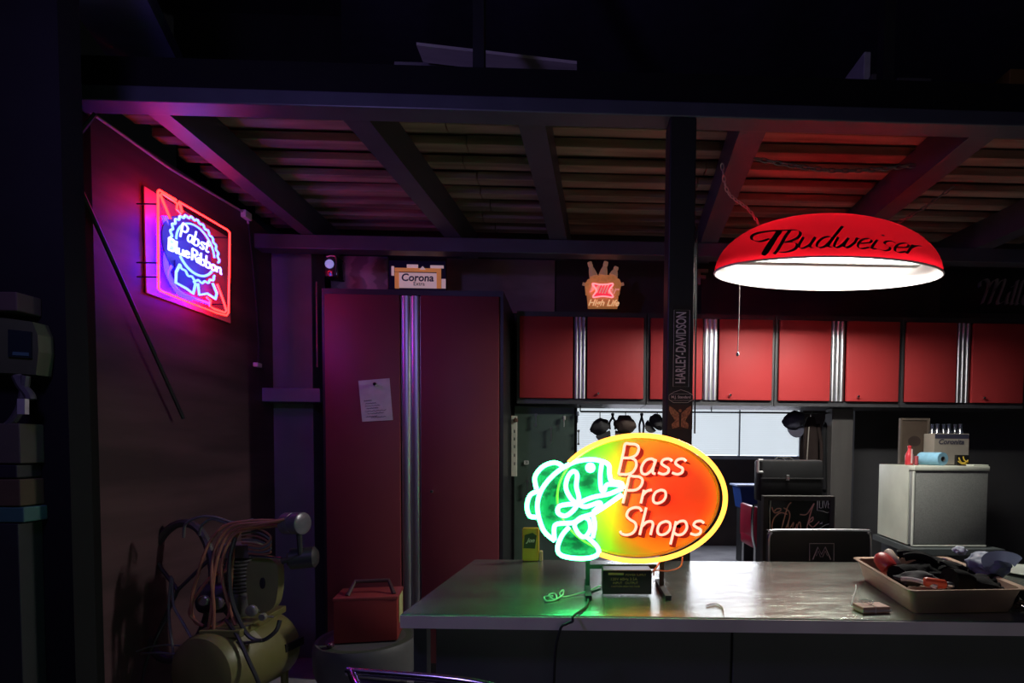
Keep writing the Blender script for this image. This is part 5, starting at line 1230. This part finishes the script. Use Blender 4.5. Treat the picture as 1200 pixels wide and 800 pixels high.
bm = BM(); tube(bm, [MR @ Vector(p) for p in ((-hw8*.62, -.055, h8+.003), (-hw8*.45, .0, h8+.055), (hw8*.62, .0, h8+.055), (hw8*.86, -.055, h8+.003))], .010, 8); part('handle', bm, mat('handle_dark', (0.06, 0.03, 0.03), 0.5), can, sm=True)
bm = BM(); box(bm, (hw8+.001, -.05, h8*.35), (hw8+.003, .06, h8*.95), 0, MR); part('label_plate', bm, mat('label_yellow', (0.50, 0.52, 0.22), 0.6), can, label='yellow-green side label')
p9 = W(387, 748, D7-.12); bm = BM(); blob(bm, Vector((p9.x, p9.y, zt7+.012)), (.018, .02, .013), 2, .15); solo('dark_cap', 'shiny dark bottle cap at the left rim of the tub', 'cap', bm, mat('glossy_plum', (0.06, 0.015, 0.04), 0.15, coat=1), (p9.x, p9.y, zt7), sm=True)
# chrome edged seat at the bottom edge
a = W(413, 789, 1.02); b = W(560, 801, 0.94); c = W(640, 830, .9)
cr0 = thing('chrome_stool', 'chrome-edged stool rim poking in at the bottom edge before the bench', 'stool', (b.x, .8, 0))
bm = BM(); tube(bm, smooth([W(470, 860, .75), W(425, 812, .95), a, W(420, 787.5, 1.02), b, c], 6), .008, 10); part('rim', bm, mat('chrome_soft', (0.75, 0.73, 0.78), 0.22, 1.0), cr0, sm=True)
bm = BM(); prism(bm, [W(416, 794, 1.01), W(556, 806, .94), W(630, 832, .9), W(474, 862, .76)], (0, 0, -.03)); part('seat', bm, rubber, cr0)
bm = BM(); zz3 = W(500, 850, .88).z; 
for (x, y) in ((a.x+.05, .97), (b.x, .92), (b.x-.05, .80)): tube(bm, [(x, y, zz3-.02), (x, y, 0)], .012, 8)
part('leg_frame', bm, chrome, cr0)

# ------------------------------------------------------------------ air compressor with hoses
DA = 2.35
olive = mat('olive_enamel', (0.19, 0.17, 0.06), 0.42, col2=(0.14, 0.125, 0.045), scale=4)
comp = thing('air_compressor', 'olive air compressor draped in hoses at the foot of the plywood wall', 'compressor', W(270, 770, DA)*1 if False else Vector((W(270, 770, DA).x, DA, 0)))
tA_ = W(232, 800, DA-.15); tB_ = W(322, 735, DA+.28)
RT = .155
def cyl_between(bm, a, b, prof, n=32):
    a = Vector(a); b = Vector(b); L = (b-a).length; q = (b-a).to_track_quat('Z', 'Y').to_matrix().to_4x4()
    return lathe(bm, [(r, h*L) for r, h in prof], Matrix.Translation(a) @ q, n)
tA_ = Vector((W(238, 785, DA-.12).x, DA-.12, 0)); tB_ = Vector((W(318, 760, DA+.22).x, DA+.22, 0)); zt9 = W(285, 775, DA).z
tA_.z = tB_.z = zt9
bm = BM(); cyl_between(bm, tA_, tB_, [(RT*.3, -.12), (RT*.7, -.09), (RT*.93, -.03), (RT, .05), (RT, .95), (RT*.93, 1.03), (RT*.7, 1.09), (RT*.3, 1.12)]); part('tank', bm, olive, comp, sm=True)
d9 = (tB_-tA_).normalized(); n9 = Vector((d9.y, -d9.x, 0))
if n9.y > 0: n9 = -n9
for f, cc9 in ((.72, 'label'),):
    p = tA_.lerp(tB_, .9)+n9*(RT-.01)+Vector((0, 0, .02)); bm = BM(); box(bm, (-.055, -.012, -.018), (.055, .006, .018), .001, Matrix.Translation(p) @ d9.to_track_quat('X', 'Z').to_matrix().to_4x4()); part('name_plate', bm, mat('plate_black', (0.02, 0.018, 0.016), 0.4), comp, label='black name plate')
p = tA_.lerp(tB_, .35)+n9*.10+Vector((0, 0, RT*.73)); bm = BM(); box(bm, (-.04, -.03, -.004), (.04, .03, .004), 0, Matrix.Translation(p) @ d9.to_track_quat('X', 'Z').to_matrix().to_4x4() @ Euler((math.radians(40), 0, 0)).to_matrix().to_4x4()); part('sticker', bm, mat('sticker_tan', (0.36, 0.33, 0.24), 0.5), comp, label='pale sticker')
bm = BM(); box(bm, (tA_.x-.03, tA_.y+.02, zt9+RT-.02), (tB_.x+.05, tB_.y+.04, zt9+RT+.01), .004); part('deck', bm, olive, comp)
for f in (.1, .9):
    for s in (-1, 1):
        p = tA_.lerp(tB_, f)+n9*s*.10; bm = BM(); tube(bm, [(p.x, p.y, zt9-.10), (p.x, p.y, 0)], .016, 8); part('leg', bm, olive, comp)
# pump block with cooling fins
pc9 = W(282, 700, DA+.12); zp = zt9+RT+.012
bm = BM(); lathe(bm, [(.055, 0), (.065, .02), (.065, .09), (.045, .11)], Matrix.Translation((pc9.x, pc9.y, zp)), 24); part('crankcase', bm, mat('cast_grey', (0.13, 0.13, 0.11), 0.5), comp, sm=True)
bm = BM(); prof = []
for i in range(9): prof += [(.042, .11+i*.016), (.064, .112+i*.016), (.064, .118+i*.016), (.042, .120+i*.016)]
lathe(bm, prof, Matrix.Translation((pc9.x, pc9.y, zp)), 24); part('finned_cylinder', bm, mat('fin_grey', (0.20, 0.20, 0.20), 0.4, .6), comp)
bm = BM(); box(bm, (pc9.x-.06, pc9.y-.055, zp+.256), (pc9.x+.075, pc9.y+.055, zp+.315), .008); part('cylinder_head', bm, MATS['cast_grey'], comp, sm=True)
# belt guard
g9 = W(308, 683, DA+.02); zg = g9.z
pg = [(-.075, -.10), (-.055, -.135), (.0, -.15), (.05, -.12), (.07, -.05), (.075, .05), (.065, .10), (.02, .125), (-.05, .12), (-.08, .06)]
pg = [(p.x, p.y) for p in smooth([(a, b_, 0) for a, b_ in pg], 4, True)]
bm = BM(); prism(bm, [Vector((g9.x+x*.85, g9.y, zg+z*.85)) for x, z in pg], (0, .05, 0)); es_ = bm.edges[:]
part('belt_guard', bm, mat('guard_olive', (0.22, 0.205, 0.09), 0.4), comp)
bm = BM(); lathe(bm, [(.008, .006), (.016, .004), (.016, 0)], Matrix.Translation((g9.x-.0, g9.y-.0, zg)) @ fx @ Matrix.Diagonal((.7, 1.5, 1, 1)), 20); part('guard_slot', bm, black_paint, comp)
mo = W(255, 705, DA+.05); bm = BM(); cyl_between(bm, (mo.x-.10, DA+.10, zp+.075), (mo.x+.06, DA+.12, zp+.075), [(.03, -.02), (.06, .02), (.065, .1), (.065, .85), (.055, .97), (.02, 1.0)], 28); part('motor', bm, mat('motor_dark', (0.04, 0.04, 0.042), 0.4), comp, sm=True)
for (x, y, r) in ((256, 706, .026), (240, 703, .022), (296, 715, .024), (309, 722, .016)):
    p = W(x, y, DA-.02); bm = BM(); lathe(bm, [(r, 0), (r, .012), (r*.8, .016), (r*.2, .017)], Matrix.Translation(p) @ fx, 20); part('gauge', bm, mat('gauge_metal', (0.40, 0.38, 0.30), 0.3, .5), comp, sm=True)
    bm = BM(); tube(bm, [p+Vector((0, .0, 0)), p+Vector((0.005, .06, -.02))], .006, 6); part('fitting', bm, brushed, comp)
for (x0, y0, x1, y1) in ((292, 651, 330, 654),):
    bm = BM(); tube(bm, [W(x0, y0, DA), W(x1, y1, DA)], .006, 8); part('pipe', bm, mat('pipe_metal', (0.45, 0.43, 0.46), 0.25, 1.0), comp)
# air filter canister
fa = W(334, 613, DA+.05); fb = W(356, 613, DA+.02); bm = BM(); cyl_between(bm, fa, fb, [(.040, 0), (.046, .05), (.046, .45), (.042, .47), (.042, .53), (.047, .55), (.047, .95), (.04, 1.0), (.01, 1.01)], 28)
part('filter_canister', bm, mat('canister_grey', (0.2, 0.19, 0.22), 0.3, .4), comp, sm=True, label='grey filter canister')
bm = BM(); tube(bm, [fb+Vector((-.02, 0, -.04)), W(352, 650, DA+.02), W(330, 658, DA)], .012, 8); part('intake_pipe', bm, rubber, comp)
bm = BM(); cyl_between(bm, W(338, 655, DA+.04), W(372, 652, DA+.06), [(.03, 0), (.045, .1), (.045, .9), (.03, 1)], 24); part('second_motor', bm, MATS['motor_dark'], comp, sm=True)
# dark hose reel behind
rp_ = W(212, 690, DA+.12)
bm = BM(); pts = [Vector((rp_.x+.24*math.cos(t)*.62, DA+.10+.05*math.sin(t), rp_.z+.24*math.sin(t)*1.2)) for t in [2*math.pi*k/40 for k in range(40)]]
tube(bm, pts, .018, 8, closed=True); 
reel = solo('hose_reel', 'dark hose reel hoop standing left of the compressor', 'reel', bm, mat('reel_dark', (0.06, 0.05, 0.05), 0.5), (rp_.x, DA+.10, rp_.z), sm=True)
bm = BM()
for t in (0.5, 2.6, 4.1): tube(bm, [rp_+Vector((0, -.02, 0)), Vector((rp_.x+.24*.62*math.cos(t), DA+.10+.05*math.sin(t), rp_.z+.29*math.sin(t)))], .008, 6)
tube(bm, [Vector((rp_.x-.1, DA+.1, rp_.z-.22)), Vector((rp_.x-.12, DA+.1, 0))], .012, 6); tube(bm, [Vector((rp_.x+.1, DA+.1, rp_.z-.22)), Vector((rp_.x+.12, DA+.1, 0))], .012, 6)
part('reel_stand', bm, MATS['reel_dark'], reel)
def hose(pts, r, m, lab, name='air_hose', D=None, cat='hose'):
    P = smooth([W(160+x/3.81, 590+y/3.81, DA+dd) for x, y, dd in pts], 7); bm = BM(); tube(bm, P, r, 7)
    return solo(name, lab, cat, bm, m, P[len(P)//2], sm=True)
oh = mat('hose_orange', (0.36, 0.14, 0.08), 0.5, col2=(0.27, 0.10, 0.07), scale=8); bh = mat('hose_black', (0.035, 0.033, 0.035), 0.4); gh = mat('cable_grey', (0.16, 0.155, 0.15), 0.5)
H = [
 ([(660, 70, .0), (560, 90, -.02), (450, 110, -.03), (400, 150, -.04), (365, 230, -.06), (345, 330, -.07), (335, 460, -.08), (320, 560, -.08), (295, 640, -.08)], 'orange hose drooping nearest the compressor guard and ending at the tank'),
 ([(660, 80, .01), (540, 85, -.02), (430, 100, -.04), (375, 150, -.05), (345, 230, -.06), (335, 330, -.08), (345, 460, -.08), (345, 560, -.08), (355, 620, -.08)], 'orange hose falling almost straight down the middle of the bundle'),
 ([(655, 92, .02), (560, 105, .0), (455, 125, -.02), (405, 185, -.04), (380, 270, -.05), (385, 350, -.05), (405, 430, -.05), (425, 500, -.04), (440, 540, -.04)], 'orange hose bending right past the gauges'),
 ([(650, 75, .03), (520, 75, .0), (400, 95, -.03), (340, 150, -.05), (300, 230, -.07), (270, 330, -.07), (250, 400, -.07), (245, 480, -.06), (265, 530, -.05), (300, 545, -.05)], 'orange hose making the widest loop on the left of the bundle'),
 ([(648, 98, .02), (520, 110, .02), (470, 120, .0), (425, 190, -.02), (410, 260, -.03), (395, 300, -.03), (330, 330, -.05), (275, 400, -.06), (245, 450, -.06), (240, 500, -.06), (290, 540, -.05)], 'orange hose crossing the bundle and curling left'),
 ([(640, 88, .05), (500, 98, .03), (440, 150, .0), (430, 250, -.01), (420, 400, -.03), (410, 500, -.04), (370, 545, -.05), (330, 550, -.06)], 'orange hose hugging the pump on its way down'),
]
for i, (p, l_) in enumerate(H): hose(p, .0062, oh, l_)
hose([(440, 150, -.02), (415, 260, -.04), (420, 400, -.05), (450, 500, -.06), (500, 590, -.07), (560, 610, -.07), (620, 570, -.06), (640, 520, -.04)], .0085, bh, 'thick black hose sagging in a loop across the front of the tank')
hose([(330, 560, -.06), (400, 610, -.08), (480, 620, -.09), (560, 610, -.08)], .006, bh, 'thin black hose lying along the top of the tank')
hose([(400, 520, -.06), (450, 590, -.10), (500, 700, -.13), (545, 800, -.14), (570, 900, -.1)], .008, bh, 'black hose running down across the tank to the floor')
hose([(210, 150, .02), (220, 90, .0), (280, 60, .0), (350, 60, .0), (440, 85, .0), (520, 70, .02)], .0055, gh, 'grey cable arching over the top of the hose bundle', 'cable', cat='cable')
hose([(280, 140, .02), (290, 100, .0), (330, 70, .0), (380, 80, .0), (430, 100, .0)], .0055, gh, 'short grey cable hoop inside the top arch', 'cable', cat='cable')
hose([(160, 330, .0), (165, 450, -.02), (200, 520, -.04), (240, 590, -.06), (270, 650, -.08), (290, 720, -.08)], .005, gh, 'grey cable slanting right down to the tank from the reel', 'cable', cat='cable')
hose([(155, 320, .0), (145, 450, -.02), (150, 560, -.04), (165, 680, -.06), (170, 820, -.06)], .005, gh, 'grey cable hanging straight down at the left of the reel', 'cable', cat='cable')
hose([(145, 500, .0), (110, 560, -.02), (80, 620, -.04), (40, 720, -.06), (20, 850, -.06)], .005, bh, 'dark cable splaying out to the far left of the compressor', 'cable', cat='cable')
hose([(0, 660, -.05), (60, 640, -.05), (150, 630, -.05), (240, 645, -.05), (200, 672, -.06), (100, 665, -.07), (20, 668, -.06)], .004, gh, 'flat coil of grey wire lying left of the tank', 'cable', cat='cable')
for k in range(5):
    hose([(470, 120+k*14, .02), (540, 110+k*18, .01), (600, 150+k*16, .0), (560, 190+k*9, .0), (500, 185+k*9, .01)], .0045, gh if k % 2 else oh, ['highest', 'second', 'middle', 'fourth', 'lowest'][k]+' of the five thin coils beneath the orange bundle', 'cable_coil', cat='cable')

# ------------------------------------------------------------------ left foreground: thermostat, connectors, boxes against the dark pillar
DL = 1.55
a = W(-30, 440, DL); b = W(60, 360, DL)
bm = BM(); c = W(66, 400, DL); box(bm, (W(-160, 400, DL).x, DL+.05, 0), (W(58, 400, DL).x, DL+.12, 3.6)); struct('trim_8', bm, MATS['matt_black'])
th_ = thing('wall_thermostat', 'white control box with a dark square display at the left picture edge', 'thermostat', W(10, 438, DL))
def LB(pts, D=DL): return [W(x, y, D) for x, y in pts]
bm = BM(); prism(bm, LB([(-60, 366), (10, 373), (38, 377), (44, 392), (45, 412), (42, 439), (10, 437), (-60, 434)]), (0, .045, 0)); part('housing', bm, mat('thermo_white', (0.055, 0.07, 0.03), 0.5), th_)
bm = BM(); prism(bm, LB([(11, 386), (38, 389), (38, 420), (11, 418)], DL-.001), (0, -.004, 0)); dsp = part('display', bm, mat('display_dark', (0.012, 0.02, 0.02), 0.25), th_, label='dark square display')
bm = BM(); prism(bm, LB([(15, 412), (34, 413), (34, 417), (15, 416)], DL-.0055), (0, -.001, 0)); part('readout', bm, mat('display_teal', (0.05, 0.12, 0.12), 0.3), dsp)
bm = BM(); tube(bm, smooth(LB([(20, 440), (26, 452), (34, 462), (36, 468)], DL-.01), 4), .012, 8); tube(bm, smooth(LB([(30, 440), (28, 460), (24, 478), (14, 494), (0, 505)], DL-.01), 5), .010, 8)
solo('conduit_bundle', 'bundle of dark cables hanging below the white control box', 'cables', bm, mat('cable_dark', (0.05, 0.05, 0.05), 0.5), W(24, 470, DL-.01), sm=True)
bm = BM(); prism(bm, LB([(20, 467), (29, 467), (29, 485), (20, 485)], DL-.03), (0, .012, 0)); solo('connector', 'small pale metal connector under the white control box', 'connector', bm, mat('conn', (0.5, 0.5, 0.48), 0.35, .5), W(25, 485, DL-.03))
def lbox(y0, y1, x1, lab, m, name):
    bm = BM(); a = W(-80, y0, DL-.02); b = W(x1, y1, DL-.02); box(bm, (a.x, DL-.02, b.z), (b.x, DL+.049, a.z), .003); solo(name, lab, 'box', bm, m, ((a.x+b.x)/2, DL, b.z))
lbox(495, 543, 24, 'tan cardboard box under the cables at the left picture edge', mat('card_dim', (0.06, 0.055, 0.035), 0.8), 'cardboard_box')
lbox(544, 560, 20, 'black box between the two tan boxes at the left edge', black_paint, 'black_box')
lbox(561, 593, 24, 'brown box lowest but one at the left picture edge', mat('card_brown', (0.07, 0.05, 0.02), 0.8), 'brown_box')
lbox(594, 612, 28, 'teal box at the foot of the stack on the left edge', mat('teal_box', (0.035, 0.12, 0.10), 0.6), 'teal_box')
lbox(613, 900, 30, 'dark locker carrying the boxes at the left edge', mat('locker', (0.018, 0.02, 0.02), 0.6), 'locker')
lbox(340, 364, 20, 'dim brown box above the white control box', mat('dim_brown', (0.05, 0.035, 0.025), 0.8), 'small_box')
